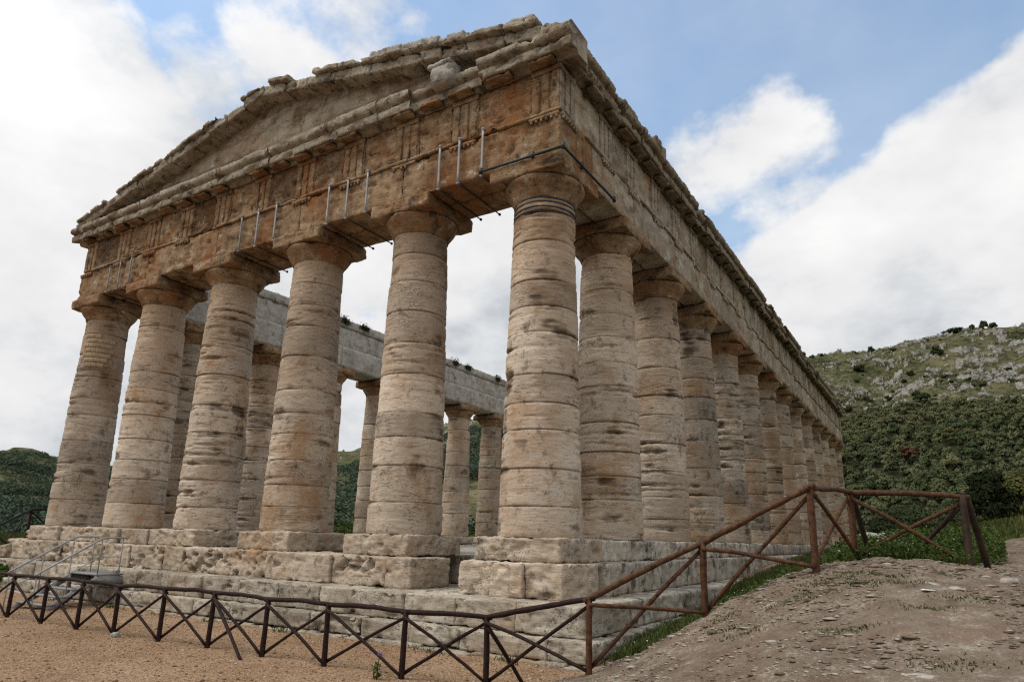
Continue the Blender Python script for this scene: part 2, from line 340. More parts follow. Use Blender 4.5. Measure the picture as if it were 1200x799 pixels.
# ------------------------------------------------------------------ the lie of the land
CTRL = np.array([(-30,-8,-2.3),(-20,-4,-2.25),(-12,-6,-2.22),(-5,-6,-2.22),(0,-5.2,-2.22),(1.7,-4.7,-2.22),(-16,-2.6,-2.22),(-10,-2.6,-2.22),(-3,-2.7,-2.22),(1.0,-2.9,-2.22),(2.6,-3.0,-2.2),
 (-5,-12,-2.3),(0,-12,-2.25),(1.6,-9,-2.2),(-20,-20,-2.4),(2.5,-14,-2.15),(3.63,-5.04,-1.8),(5.07,-4.43,-1.02),(6.51,-4.46,-.30),(6.79,-2.74,-.24),(8.18,-2.59,-.31),
 (7.9,-14,-1.75),(5,-9.5,-1.7),(3.6,-7,-1.95),(4.9,-7,-1.45),(6.3,-7,-.90),(8,-9.3,-1.02),(8,-6.8,-.62),(10,-9,-.95),(12,-12,-1.2),(10,-5,-.42),(13,-4,-.2),(9,0,-.22),(12,4,.1),(10,8,.12),(10,16,.85),(10.5,26,1.6),(9,34,1.5),(10,48,.5),(16,12,.8),(20,24,1.7),(15,22,1.6),(26,14,1.6),(30,30,1.6),(5.2,34,-.2),
 (2.5,0,-1.98),(2.5,2.4,-1.9),(2.5,4.5,-1.74),(2.5,9.9,-1.19),(2.5,15.2,-.8),(2.5,22.7,-.45),(2.5,38,-.47),(2.5,54,-.5),(3.6,-2,-1.75),(4.4,-.5,-1.2),(5.4,-2.2,-.75),(5.6,2,-.62),(4,5,-1.05),(4,9,-.75),(6,8,-.32),(5,15,-.45),(4,22,-.35),(7,25,.4),(7,15,.1),
 (-23.8,-2,-2.0),(-24.5,1,-1.3),(-26,4,-.75),(-28,9,-.45),(-30,20,-.35),(-24,30,-.5),(-24,54,-.6),(-42,10,-.6),(-45,40,-1),(-34,-3,-1.6),(-10,25,-1.6),(-10,0,-2.1),(-10,60,-1),(40,-10,.4),(25,-12,-.3),(-60,-20,-2.5)], float)
def _tps():
    P = CTRL[:, :2]/10; n = len(P); d = np.linalg.norm(P[:, None]-P[None], axis=2); K = np.where(d > 0, d*d*np.log(d+1e-12), 0) + 2e-4*np.eye(n)
    A = np.zeros((n+3, n+3)); A[:n, :n] = K; A[:n, n] = 1; A[:n, n+1:] = P; A[n, :n] = 1; A[n+1:, :n] = P.T
    return P, np.linalg.solve(A, np.concatenate([CTRL[:, 2], [0, 0, 0]]))
TP, TW = _tps()
SKYLINE = [(-700,560),(-300,545),(0,528),(15,524),(40,527),(60,534),(110,545),(200,548),(300,540),(410,529),(470,512),(530,496),(580,485),(700,455),(850,425),(950,417),(1000,413),(1040,408),(1062,398),(1100,391),(1130,386),(1170,383),(1200,382),(1300,378),(1500,400),(1900,470)]
def azel(x, y): d = ray(x, y); return math.atan2(d[0], d[1]), d[2]/math.hypot(d[0], d[1])
SK = np.array([azel(*p) for p in SKYLINE])
AZ0, AZ1 = SK[0, 0], SK[-1, 0]
def az_of(px): return azel(px, 600)[0]
def ridge(az):
    e = np.interp(az, SK[:, 0], SK[:, 1], left=.05, right=.08)
    R = np.interp(az, [az_of(-300), az_of(200), az_of(420), az_of(600), az_of(950), az_of(1300)], [1000, 950, 760, 640, 560, 520])
    return e, R
def ground_z(X, Y, detail=True):
    X = np.asarray(X, float); Y = np.asarray(Y, float); sh = X.shape; X = X.ravel(); Y = Y.ravel()
    dx, dy = X-CAM[0], Y-CAM[1]; r = np.hypot(dx, dy); az = np.arctan2(dx, dy)
    zn = np.zeros_like(r); near = r < 130
    if near.any():
        Q = np.stack([X[near], Y[near]], 1)/10; out = np.zeros(len(Q))
        for s in range(0, len(Q), 40000):
            q = Q[s:s+40000]; d2 = ((q[:, None]-TP[None])**2).sum(2); out[s:s+40000] = (.5*d2*np.log(d2+1e-12)) @ TW[:len(TP)] + TW[len(TP)] + q @ TW[len(TP)+1:]
        zn[near] = np.clip(out, -2.7, 2.2)
    e, R = ridge(az); t = np.clip((r-150)/(R-150), 0, 1)
    P = np.stack([X, Y, 0*X], 1)
    fall = np.clip((r-R)/300, 0, 1)
    z_r = R*e
    und = fbm(P/70, 4, 31)*9*np.clip(t*2, 0, 1)*np.clip((1-t)*4, 0, 1) + fbm(P/22, 3, 35)*2.4*np.clip(t*3, 0, 1)
    zf = -9 + (z_r+9)*(t**1.08) + und - fall*fall*z_r*.6
    b = sstep(80, 150, r)
    z = zn*(1-b) + zf*b
    if detail:
        k = 1-sstep(30, 70, r); q = np.stack([X, Y, 0*X], 1)
        mound = sstep(2.0, 4.5, X)
        z = z + k*(fbm(q*.9, 3, 3)*.045*(.3+mound) + fbm(q*3.5, 4, 4)*.026*(.35+mound))
    return z.reshape(sh)
def gz(x, y): return float(ground_z(np.array([x]), np.array([y]))[0])
def rockmask(X, Y):
    dx, dy = X-CAM[0], Y-CAM[1]; r = np.hypot(dx, dy); az = np.arctan2(dx, dy); e, R = ridge(az); t = (r-150)/(R-150)
    P = np.stack([X, Y, 0*X], 1)
    big = fbm(P/75, 3, 51); f = fbm(P/5.0, 4, 52, .66)
    right = sstep(az_of(820), az_of(1120), az)
    up = sstep(.28, .52, t)
    return sstep(.36, .56, f*.95 + big*.42 + right*.20 - (1-up)*.8)*sstep(-.5, .2, az-az_of(300))

# one ground sheet, fine inside the picture and coarser outside, reaching past the ridges
azs = np.unique(np.concatenate([np.linspace(-math.pi, az_of(-150), 90), np.linspace(az_of(-150), az_of(880), 480), np.linspace(az_of(880), az_of(1330), 520), np.linspace(az_of(1330), math.pi, 110)]))[:-1]
def polar(rs, name, mat, hole=False):
    A, Rr = np.meshgrid(azs, rs, indexing='ij'); X = CAM[0]+Rr*np.sin(A); Y = CAM[1]+Rr*np.cos(A)
    Z = ground_z(X, Y); rk = None
    if not hole:
        rk = rockmask(X.ravel(), Y.ravel()).reshape(X.shape); P = np.stack([X, Y, 0*X], -1).reshape(-1, 3)
        Z = Z + rk*(1.0+2.4*np.abs(fbm(P/4, 3, 61)).reshape(X.shape))
    n, m = X.shape; V = np.stack([X, Y, Z], -1).reshape(-1, 3)
    i = np.arange(n)[:, None]; i2 = (i+1) % n; j = np.arange(m-1)[None]
    F = [np.stack([i*m+j, i*m+j+1, i2*m+j+1, i2*m+j], -1).reshape(-1, 4)[:, ::-1]]
    if hole:
        c = len(V); V = np.concatenate([V, [[CAM[0], CAM[1], gz(CAM[0], CAM[1])]]]); k = np.arange(n)
        F.append(np.stack([k*m, 0*k+c, ((k+1) % n)*m], 1)[:, ::-1])
    o = mesh_obj(name, V, F, mat, smooth=True)
    if rk is not None:
        wd = ((A > az_of(900)) & (Rr < 345)).astype(np.float32)*sstep(345, 318, Rr + 14*fbm(P/18, 3, 77).reshape(X.shape)).astype(np.float32)
        b_ = o.data.attributes.new('wood', 'FLOAT', 'POINT'); b_.data.foreach_set('value', wd.ravel().astype(np.float32))
        a = o.data.attributes.new('rock', 'FLOAT', 'POINT'); a.data.foreach_set('value', rk.ravel().astype(np.float32))
    return o
mg, t = new_mat("gravel and trodden earth")
pos = t.n('ShaderNodeNewGeometry').outputs['Position']; sx = t.n('ShaderNodeSeparateXYZ', {0: pos})
fine = t.noise(pos, 26, 6, .75); mid = t.noise(pos, 3.2, 6, .65); big = t.noise(pos, .45, 5, .6)
vor = t.n('ShaderNodeTexVoronoi', {'Vector': pos, 'Scale': 42.0}); vcol = t.n('ShaderNodeSeparateColor', {0: vor.outputs[1]}).outputs[0]
grav = t.ramp(t.m('ADD', t.m('MULTIPLY', fine, .5), t.m('ADD', t.m('MULTIPLY', vcol, .25), t.m('MULTIPLY', big, .25))), [(.34, (.13, .072, .038)), (.46, (.27, .165, .092)), (.56, (.37, .24, .142)), (.70, (.50, .37, .26))])
earth = t.ramp(t.m('ADD', t.m('MULTIPLY', fine, .35), t.m('ADD', t.m('MULTIPLY', mid, .40), t.m('MULTIPLY', big, .25))), [(.38, (.09, .062, .041)), (.46, (.165, .122, .086)), (.55, (.23, .178, .13)), (.68, (.38, .325, .265))])
chips = t.ss(t.m('ADD', t.m('MULTIPLY', mid, .5), t.m('MULTIPLY', fine, .5)), .545, .60); earth = t.mix(t.m('MULTIPLY', chips, .7), earth, (.38, .325, .26))
reddish = t.ss(t.noise(pos, .9, 4, .6), .52, .66); earth = t.mix(t.m('MULTIPLY', reddish, .3), earth, (.19, .105, .065))
slope = t.m('ADD', sx.outputs[0], t.m('MULTIPLY', t.m('SUBTRACT', mid, .5), 2.2))
ismound = t.ss(t.m('ADD', slope, t.m('MULTIPLY', sx.outputs[2], .9)), .2, 1.7)
scuff = t.ss(t.noise(t.scale(pos, (1, 1, 1), (3, 3, 0)), 1.1, 6, .65), .50, .66); grav = t.mix(t.m('MULTIPLY', scuff, .40), grav, (.155, .095, .055))
col = t.mix(ismound, grav, earth)
gm = t.n('ShaderNodeAttribute', attribute_name='turf').outputs['Fac']
turfm = t.ss(t.m('ADD', gm, t.m('MULTIPLY', t.m('SUBTRACT', mid, .5), .9)), .35, .65)
turf = t.ramp(t.m('ADD', t.m('MULTIPLY', fine, .5), t.m('MULTIPLY', mid, .5)), [(.35, (.04, .055, .015)), (.5, (.085, .105, .028)), (.66, (.15, .16, .055))])
col = t.mix(turfm, col, turf)
hg = t.m('ADD', t.m('MULTIPLY', fine, .5), t.m('ADD', t.m('MULTIPLY', mid, .7), t.m('MULTIPLY', vor.outputs[0], .35)))
finish(t, col, .95, hg, .85, .035, .1)
def turf_at(X, Y):
    P = np.stack([X, Y, 0*X], 1); n = fbm(P*.8, 3, 91)
    flank = sstep(6.2, 4.2, X - .5*n)*sstep(2.2, 2.6, X)*sstep(-3.2, -1.2, Y + .6*(X-3.6))
    line = sstep(8.6, 7.6, X)*sstep(2.4, 3, X)*sstep(-3.0, -1.9, Y + .3*n)
    far = sstep(9, 13, Y + n)*sstep(2.5, 3, X)*(1-.9*np.exp(-((X-(9.6+.33*(Y-2)))/2.2)**2))
    left = sstep(-22.5, -25, X)*sstep(-4, 0, Y)
    return np.clip(np.maximum.reduce([flank, line, far, left]), 0, 1)
rs1 = np.concatenate([[.5, 1, 1.5, 2.0], np.geomspace(2.4, 30, 330), np.geomspace(30.3, 150, 110)])
ground = tag(polar(rs1, "ground", mg, True), kind='structure')
co = np.zeros(len(ground.data.vertices)*3, np.float32); ground.data.vertices.foreach_get('co', co); co = co.reshape(-1, 3)
ground.data.attributes.new('turf', 'FLOAT', 'POINT').data.foreach_set('value', turf_at(co[:, 0].astype(float), co[:, 1].astype(float)).astype(np.float32))

mh, t = new_mat("rocky hillside")
pos = t.n('ShaderNodeNewGeometry').outputs['Position']; rk = t.n('ShaderNodeAttribute', attribute_name='rock').outputs['Fac']
n1 = t.noise(pos, .02, 5, .6); n2 = t.noise(pos, .11, 7, .68); n3 = t.noise(pos, .6, 5, .7)
f = t.m('ADD', t.m('MULTIPLY', n2, .5), t.m('ADD', t.m('MULTIPLY', n1, .3), t.m('MULTIPLY', n3, .2)))
veg = t.ramp(f, [(.38, (.035, .04, .018)), (.45, (.082, .082, .038)), (.52, (.128, .118, .060)), (.62, (.19, .165, .095))])
shrub = t.ss(t.noise(pos, .30, 6, .72), .53, .585); veg = t.mix(t.m('MULTIPLY', shrub, .8), veg, (.028, .040, .014))
wdm = t.n('ShaderNodeAttribute', attribute_name='wood').outputs['Fac']; veg = t.mix(t.m('MULTIPLY', wdm, .8), veg, (.024, .030, .013))
rc = t.ramp(t.m('ADD', t.m('MULTIPLY', n3, .65), t.m('MULTIPLY', n2, .35)), [(.38, (.06, .055, .043)), (.47, (.165, .15, .125)), (.58, (.31, .29, .25))])
rm = t.ss(t.m('ADD', rk, t.m('MULTIPLY', t.m('SUBTRACT', n3, .5), 1.5)), .42, .6)
col = t.mix(rm, veg, rc)
finish(t, col, .95, t.m('ADD', n3, t.m('MULTIPLY', rm, .8)), 1.0, .9, .05)
rs2 = np.concatenate([[150], np.geomspace(152, 640, 380), np.geomspace(645, 1150, 110), np.geomspace(1170, 2600, 20)])
tag(polar(rs2, "hills", mh), kind='structure')

# ------------------------------------------------------------------ the temple
XS = [0, -4.115, -8.36, -12.605, -16.85, -20.965]
YS = [0, 3.863] + [3.863+4.2164*k for k in range(1, 12)]; YS.append(YS[-1]+3.863)
XL, YB = XS[-1], YS[-1]
Z_NECK, Z_AB, Z_ARCH, Z_TAE, Z_FR, Z_CO = 8.258, 8.76, 9.149, 10.42, 11.72, 12.42
AW = .93
TO = (-10.48, 0, -2.2)
temple = thing("greek_temple", TO, "roofless ancient stone temple with rows of thick unfluted columns and a gabled front", "temple")
def part(mb, name, mat, parent=None, smooth=False): return mb.build(name, mat, parent or temple, TO, smooth)
def set_attr(o, name, vals): o.data.attributes.new(name, 'FLOAT', 'POINT').data.foreach_set('value', np.asarray(vals, np.float32))

def shaft(cx, cy, seed, nseg, dz, mat, erode=1.0, stain=1.0):
    r_ = np.random.default_rng(seed)
    js = [0.0]; 
    while js[-1] < Z_NECK-1.0: js.append(js[-1]+r_.uniform(.62, 1.05))
    js = np.array([j for j in js[1:] if j < Z_NECK-.35])
    zs = list(np.arange(0, Z_NECK, dz))
    for j in js: zs += [j-.035, j-.014, j, j+.014, j+.035]
    zs = np.unique(np.round(np.clip(np.array(zs+[Z_NECK]), 0, Z_NECK), 3))
    th = np.linspace(0, 2*math.pi, nseg, endpoint=False)
    Zg, Tg = np.meshgrid(zs, th, indexing='ij'); u = Zg/Z_NECK
    R = .975 + (.768-.975)*u + .012*np.sin(u*math.pi)
    drum = np.searchsorted(js, Zg.ravel()).reshape(Zg.shape)
    nd = len(js)+1
    R = R + r_.normal(0, .009, nd)[drum]*erode
    ox, oy = r_.normal(0, .009, nd)[drum], r_.normal(0, .009, nd)[drum]
    P = np.stack([cx+R*np.cos(Tg), cy+R*np.sin(Tg), Zg], -1).reshape(-1, 3); Q = P + seed*3.7
    strat = fbm(Q*np.array([.55, .55, 6.5]), 5, 3, .6).reshape(Zg.shape)
    patch = fbm(Q*np.array([.8, .8, .9]), 3, 8).reshape(Zg.shape)
    lump = fbm(Q*np.array([1.5, 1.5, 2.2]), 4, 13).reshape(Zg.shape)
    grit = fbm(Q*np.array([7, 7, 14]), 3, 17).reshape(Zg.shape)
    hard = r_.uniform(.25, 1.25, nd)[drum]*erode
    cut = np.maximum(0, strat-.10)*np.clip(.55+patch*.9, .05, 1.3)
    R = R + hard*(-.125*cut + .016*lump) + .006*grit
    deep = np.maximum(0, lump+.5*strat-.52); R = R - .10*deep*hard
    dj = np.abs(Zg[..., None]-js).min(-1) if len(js) else np.full(Zg.shape, 9.)
    gm_ = np.clip(.75+fbm(Q*np.array([2, 2, .4]), 2, 21).reshape(Zg.shape), .25, 1)
    g = np.exp(-(dj/.017)**2)*gm_
    wide = np.exp(-(dj/.05)**2)*np.maximum(0, lump)*erode
    R = R - .035*g - .045*wide
    bottom = np.exp(-(Zg/.06)**2)*.02; R = R - bottom
    X = cx+ox+R*np.cos(Tg); Y = cy+oy+R*np.sin(Tg)
    V = np.stack([X, Y, Zg], -1).reshape(-1, 3); m = nseg; n = len(zs)
    i = np.arange(n-1)[:, None]*m; j = np.arange(m)[None]; j2 = (j+1) % m
    F = [np.stack([i+j, i+j2, i+m+j2, i+m+j], -1).reshape(-1, 4), np.arange(m)[::-1][None], (np.arange(m)+(n-1)*m)[None]]
    o = mesh_obj("column", V-np.array(TO), F, mat, temple, smooth=True)
    set_attr(o, 'groove', np.clip(.8*g + 2.3*np.maximum(0, cut-.24)*np.minimum(hard, 1.2) + 2.2*deep, 0, 1).ravel())
    ct = r_.normal(0, .07); set_attr(o, 'tint', (ct + r_.normal(0, .10, nd)[drum] + .10*patch).ravel())
    sd_ = np.clip(r_.uniform(-.5, .9, nd), 0, 1); big_ = fbm(Q*np.array([.5, .5, .45]), 3, 29).reshape(Zg.shape)
    set_attr(o, 'stain', np.clip((.45*sd_[drum]+.9*np.maximum(0, big_-.05))*stain*(.45+.75*u), 0, 1).ravel())
    return o
def lathe(cx, cy, prof, nseg, amp, seed):
    prof = np.array(prof); th = np.linspace(0, 2*math.pi, nseg, endpoint=False)
    R, T_ = np.meshgrid(prof[:, 0], th, indexing='ij'); Z = np.repeat(prof[:, 1][:, None], nseg, 1)
    V = np.stack([cx+R*np.cos(T_), cy+R*np.sin(T_), Z], -1).reshape(-1, 3)
    V = V + amp*np.stack([fbm(V*2.2+seed, 4, seed+k) for k in range(3)], -1)
    n, m = R.shape; i = np.arange(n-1)[:, None]*m; j = np.arange(m)[None]; j2 = (j+1) % m
    return V, [np.stack([i+j, i+j2, i+m+j2, i+m+j], -1).reshape(-1, 4), np.arange(m)[::-1][None], (np.arange(m)+(n-1)*m)[None]]
ECH = [(.765, Z_NECK-.02), (.80, Z_NECK+.0), (.79, Z_NECK+.03), (.815, Z_NECK+.05), (.82, Z_NECK+.09), (.86, Z_NECK+.15), (.91, Z_NECK+.22), (.96, Z_NECK+.29), (1.0, Z_NECK+.36), (1.03, Z_NECK+.42), (1.04, Z_NECK+.46), (1.02, Z_NECK+.497)]
def column(cx, cy, seed, lod, matS, matC, matP, erode=1.0, plinth=1.08, stain=1.0):
    nseg, dz, cell = ((150, .028, .055), (110, .04, .08), (56, .09, .2), (28, .3, .5))[lod]
    o = shaft(cx, cy, seed, nseg, dz, matS, erode, stain)
    part(MB().add(*lathe(cx, cy, ECH, nseg//2, .018 if lod < 3 else 0, seed)), "capital", matC, o, True)
    part(MB().add(*rbox((cx-1.05, cy-1.05, Z_AB), (cx+1.05, cy+1.05, Z_ARCH-.004), cell, .035, .03, seed, 1.3, .05)), "abacus", matC, o)
    if plinth:
        h = plinth; part(MB().add(*rbox((cx-h, cy-h, -.52), (cx+h, cy+h, -.004), cell*.8, .03, .035, seed+50, 1.6, [.15, .05, .12, .22, .1, .12][int(seed) % 6] if lod < 2 else .1, fine=.7)), "plinth", matP, o)
    return o
rc = np.random.default_rng(5)
for i, x in enumerate(XS):
    er = [1.0, .62, .8, 1.35, .95, .9][i]
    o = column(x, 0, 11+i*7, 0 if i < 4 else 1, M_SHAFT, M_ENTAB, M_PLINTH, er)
    if i == 0:
        tag(o, "corner column with dark metal bands round its neck"); col0 = o
    if i == 5: tag(o, "end column with a patch of newer small blocks near its top"); col5 = o
for z in (8.21, 8.10, 7.97, 7.86):
    r = .768+(.975-.768)*(1-z/Z_NECK)+.016; th = np.linspace(0, 2*math.pi, 73)
    P = np.stack([r*np.cos(th), r*np.sin(th), z+0*th+.006*np.sin(th*3)], 1)
    V, F = tube(P[:-1], .012, 6); n = 72; k = np.arange(6); k2 = (k+1) % 6
    F = [F[0], np.stack([(n-1)*6+k, (n-1)*6+k2, k2, k], -1)]
    V = V.copy(); V[:, 2] = (V[:, 2]-z)*2.2+z
    part(MB().add(V, F), "neck_band", M_IRON, col0, True)
# repair of small blocks on the far end column, seen towards the camera
mb = MB(); a0 = math.atan2(CAM[1], CAM[0]-XL)
for row in range(7):
    z = 6.25+row*.2
    for k in range(5):
        if (row, k) in ((0, 0), (6, 4), (6, 3), (1, 4), (0, 4)): continue
        r = .975-.207*z/Z_NECK; a = a0-.15+(k-2.6+(row % 2)*.5)*.26
        v, f = rbox((-.06, -.115, 0), (.025, .115, .18), .06, .006, .012, row*9+k)
        c_, s_ = math.cos(a), math.sin(a); v = np.stack([XL+(r+v[:, 0])*c_-v[:, 1]*s_, (r+v[:, 0])*s_+v[:, 1]*c_, z+v[:, 2]], 1); mb.add(v, f)
part(mb, "repair_patch", M_PATCH, col5)
for j in range(1, 14):
    y = YS[j]; lod = 0 if j < 3 else (1 if j < 7 else 2)
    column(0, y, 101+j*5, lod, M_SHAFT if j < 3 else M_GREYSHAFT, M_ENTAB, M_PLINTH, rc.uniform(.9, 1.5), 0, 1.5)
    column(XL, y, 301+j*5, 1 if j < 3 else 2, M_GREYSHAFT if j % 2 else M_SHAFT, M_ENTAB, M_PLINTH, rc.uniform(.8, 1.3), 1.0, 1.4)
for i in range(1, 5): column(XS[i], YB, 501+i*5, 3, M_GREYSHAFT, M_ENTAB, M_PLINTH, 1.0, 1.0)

# stepped base: rough blocks laid in courses, one part per course and side
def run(a, b, lmin, lmax, r_):
    out = [a]
    while out[-1] < b-lmax: out.append(out[-1]+r_.uniform(lmin, lmax))
    out.append(b); return list(zip(out, out[1:]))
def front_course(z0, z1, d, depth, x0, x1, mat, seed, lm=(1.0, 2.2), jit=.03, cell=.045, amp=.024, pits=.10, skip=(), name="step_course", hj=.0):
    r_ = np.random.default_rng(seed); mb = MB()
    for k, (a, b) in enumerate(run(x0, x1, *lm, r_)):
        if any(s[0] < (a+b)/2 < s[1] for s in skip): continue
        jj = r_.uniform(-jit, jit*.4); top = z1 - r_.uniform(0, hj)
        q = r_.choice([.35, .6, 1.0, 1.5]); mb.add(*rbox((a+.003, -d-jj, z0), (b-.003, -d+depth, top), cell, amp*(.5+.4*q), .018+.012*q, seed*13+k, 1.6, pits*q, fine=.5), tint=r_.normal(0, .10))
    return part(mb, name, mat)
def flank_course(z0, z1, d, depth, y0, y1, mat, seed, lm=(1.2, 2.4), jit=.03, amp=.025, pits=.1, name="step_course", split=14):
    r_ = np.random.default_rng(seed); mb = MB()
    for k, (a, b) in enumerate(run(y0, y1, *lm, r_)):
        cell = .07 if a < split else .2; jj = r_.uniform(-jit, jit*.4)
        mb.add(*rbox((d-depth, a+.006, z0), (d+jj, b-.006, z1), cell, amp, .03, seed*17+k, 1.4, pits), tint=r_.normal(0, .12))
    return part(mb, name, mat)
front_course(-2.75, -2.16, 2.70, 1.2, XL-2.7, 2.66, M_STEP, 21, jit=.10, hj=.05)
front_course(-2.17, -1.785, 2.52, 1.4, XL-2.5, 2.52, M_STEP, 22, jit=.05, pits=.12)
front_course(-1.78, -1.225, 2.25, 2.2, XL-2.3, 2.25, M_STEP, 23, jit=.06)
front_course(-1.23, -.525, 1.5, 1.5, XL-1.6, -2.55, M_PLINTH, 24, lm=(.9, 1.9), jit=.10, amp=.042, pits=.24, skip=())
front_course(-1.23, -.525, 1.5, 1.8, -1.25, 1.35, M_PLINTH, 25, lm=(.8, 1.4), jit=.10, amp=.055, pits=.34)
for a, b in ((XL+1.09, XS[4]-1.2), (XS[4]+1.1, XS[3]-1.1)):
    front_course(-.52, -.03, .98, 1.8, a, b, M_PLINTH, 26+int(-a), lm=(.8, 1.6), jit=.1)
flank_course(-2.75, -2.16, 2.70, 1.2, -1.48, YB+2.6, M_STEPF, 31)
flank_course(-2.17, -1.785, 2.52, 1.4, -1.1, YB+2.5, M_STEPF, 32)
flank_course(-1.78, -1.225, 2.25, 1.4, -.04, YB+2.3, M_STEPF, 33)
flank_course(-1.23, -.525, 1.55, 1.2, .31, YB+1.5, M_STEPF, 34)
flank_course(-.525, -.006, 1.06, 2.1, 1.085, YB+1.08, M_STEPF, 35, pits=.12)
for z0, z1, d in ((-2.75, -1.80, 2.45), (-1.795, -1.225, 2.3), (-1.23, -.525, 1.5)):
    mb = MB(); mb.add(*rbox((XL-d, -d+1.5, z0), (XL-d+1.6, YB+d, z1), .6, .05, .05, 40, 1.2)); part(mb, "step_course", M_STEP)
    mb = MB(); mb.add(*rbox((XL-d+1.62, YB+d-1.6, z0), (d-1.5, YB+d, z1), .6, .05, .05, 41, 1.2)); part(mb, "step_course", M_STEP)
part(MB().add(*rbox((XL-.9, .1, -2.7), (.2, YB+.4, -1.24), 2.5, 0, .02)), "floor_fill", M_STEP)
front_course(-1.24, -.50, -1.2, 3.0, XL+1.3, -1.3, M_STEP, 44, lm=(1.0, 2.0), cell=.12, name="inner_floor_edge")
part(MB().add(*rbox((XL+.9, 4.3, -1.235), (-1.1, YB-.5, -.56), 1.0, .04, .04, 45)), "floor_fill", M_STEP)

# entablature
def arch_front(y0, y1, mat, seed, cell=.09):
    mb = MB(); e = [XL-AW] + XS[::-1][1:-1] + [AW]
    for k, (a, b) in enumerate(zip(e, e[1:])):
        mb.add(*rbox((a+.006, y0, Z_ARCH), (b-.006, (y0+y1)/2-.02, Z_TAE-.11), cell*.8, .024, .02, seed+k, 1.6, .12), tint=[-.05, .06, -.10, .05, -.04, .10][k % 6])
        mb.add(*rbox((a+.006, (y0+y1)/2+.02, Z_ARCH), (b-.006, y1, Z_TAE-.02), cell*2.5, .02, .025, seed+k+20, 1.3))
    return part(mb, "architrave", mat)
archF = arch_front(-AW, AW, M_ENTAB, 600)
mb = MB(); mb2 = MB(); e = [AW] + YS[1:-1] + [YB-AW]
for k, (a, b) in enumerate(zip(e, e[1:])):
    cl = .10 if k < 5 else .22
    mb.add(*rbox((.02, a+.008, Z_ARCH), (AW, b-.008, Z_TAE-.11), cl, .02, .02, 640+k, 1.3, .08), tint=[.12, -.02, .06, -.08][k % 4])
    mb.add(*rbox((-AW, a+.008, Z_ARCH), (-.02, b-.008, Z_TAE-.02), .4, .02, .025, 660+k, 1.3))
    mb2.add(*rbox((XL+.02, a+.008, Z_ARCH), (XL+AW, b-.008, Z_TAE-.02), .18, .02, .025, 680+k, 1.3, .03))
    mb2.add(*rbox((XL-AW, a+.008, Z_ARCH), (XL-.02, b-.008, Z_TAE-.11), .4, .02, .025, 690+k, 1.3))
archS = part(mb, "architrave", M_FLANK); part(mb2, "architrave", M_INNER)
part(MB().add(*rbox((XL-AW, YB-AW+.01, Z_ARCH), (AW, YB+AW, Z_TAE-.02), .6, .03, .03, 699)), "architrave", M_FLANK)
# taenia: a thin ledge, broken away in places
r_ = np.random.default_rng(61); mb = MB()
for a, b in run(XL-AW-.03, AW+.04, .5, 1.6, r_):
    if r_.random() < .16 and a < -2:
        if mb.n: part(mb, "taenia", M_ENTAB, archF); mb = MB()
        continue
    mb.add(*rbox((a, -AW-.055-r_.uniform(-.02, .02), Z_TAE-.112), (b-.004, -.4, Z_TAE-.005), .06, .014, .02, int(a*10)+900, 2.5, .1))
part(mb, "taenia", M_ENTAB, archF)
mb = MB()
for a, b in run(AW-.5, YB+AW, .8, 2.0, r_):
    if r_.random() < .08:
        if mb.n: part(mb, "taenia", M_FLANK, archS); mb = MB()
        continue
    mb.add(*rbox((.4, a, Z_TAE-.112), (AW+.055, b-.004, Z_TAE-.005), .07 if a < 20 else .2, .012, .02, int(a*10)+2900, 2.5, .06))
part(mb, "taenia", M_FLANK, archS)
# frieze backing, then triglyphs and the small guttae strips under them
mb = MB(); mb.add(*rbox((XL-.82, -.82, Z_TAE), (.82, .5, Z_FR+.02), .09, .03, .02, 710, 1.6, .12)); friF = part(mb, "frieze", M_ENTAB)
mb = MB(); mb.add(*rbox((.0, .505, Z_TAE), (.82, YB+.8, Z_FR+.02), .16, .02, .02, 711, 1.6, .06)); friS = part(mb, "frieze", M_FLANK)
part(MB().add(*rbox((XL-.82, .505, Z_TAE-.015), (XL+.55, YB+.8, Z_FR-.1), .25, .04, .02, 712, 1.6)), "frieze", M_INNER)
part(MB().add(*rbox((XL+.56, YB-.6, Z_TAE-.015), (-.01, YB+.82, Z_FR), .6, .03, .02, 713)), "frieze", M_FLANK)
TW_ = .86
def triglyph(c, axis, seed, near=True):
    mb = MB(); w_ = TW_/2; lo_, hi_ = Z_TAE+.004, Z_FR+.01; amp = .012; cl = .05 if near else .2
    for k in (-1, 0, 1):
        a, b = c+k*.29-.115, c+k*.29+.115
        if axis == 0: mb.add(*rbox((a, -.905, lo_), (b, -.80, hi_-.17), cl, amp, .035, seed+k, 3, .1 if near else 0))
        else: mb.add(*rbox((.80, a, lo_), (.905, b, hi_-.17), cl, amp, .035, seed+k, 3, .06 if near else 0))
    if axis == 0: mb.add(*rbox((c-w_, -.915, hi_-.165), (c+w_, -.80, hi_), cl, amp, .02, seed+5, 3)); mb.add(*rbox((c-w_, -.852, lo_), (c+w_, -.79, hi_-.168), cl, amp*.6, .01, seed+6, 3))
    else: mb.add(*rbox((.80, c-w_, hi_-.165), (.915, c+w_, hi_), cl, amp, .02, seed+5, 3)); mb.add(*rbox((.79, c-w_, lo_), (.852, c+w_, hi_-.168), cl, amp*.6, .01, seed+6, 3))
    return mb
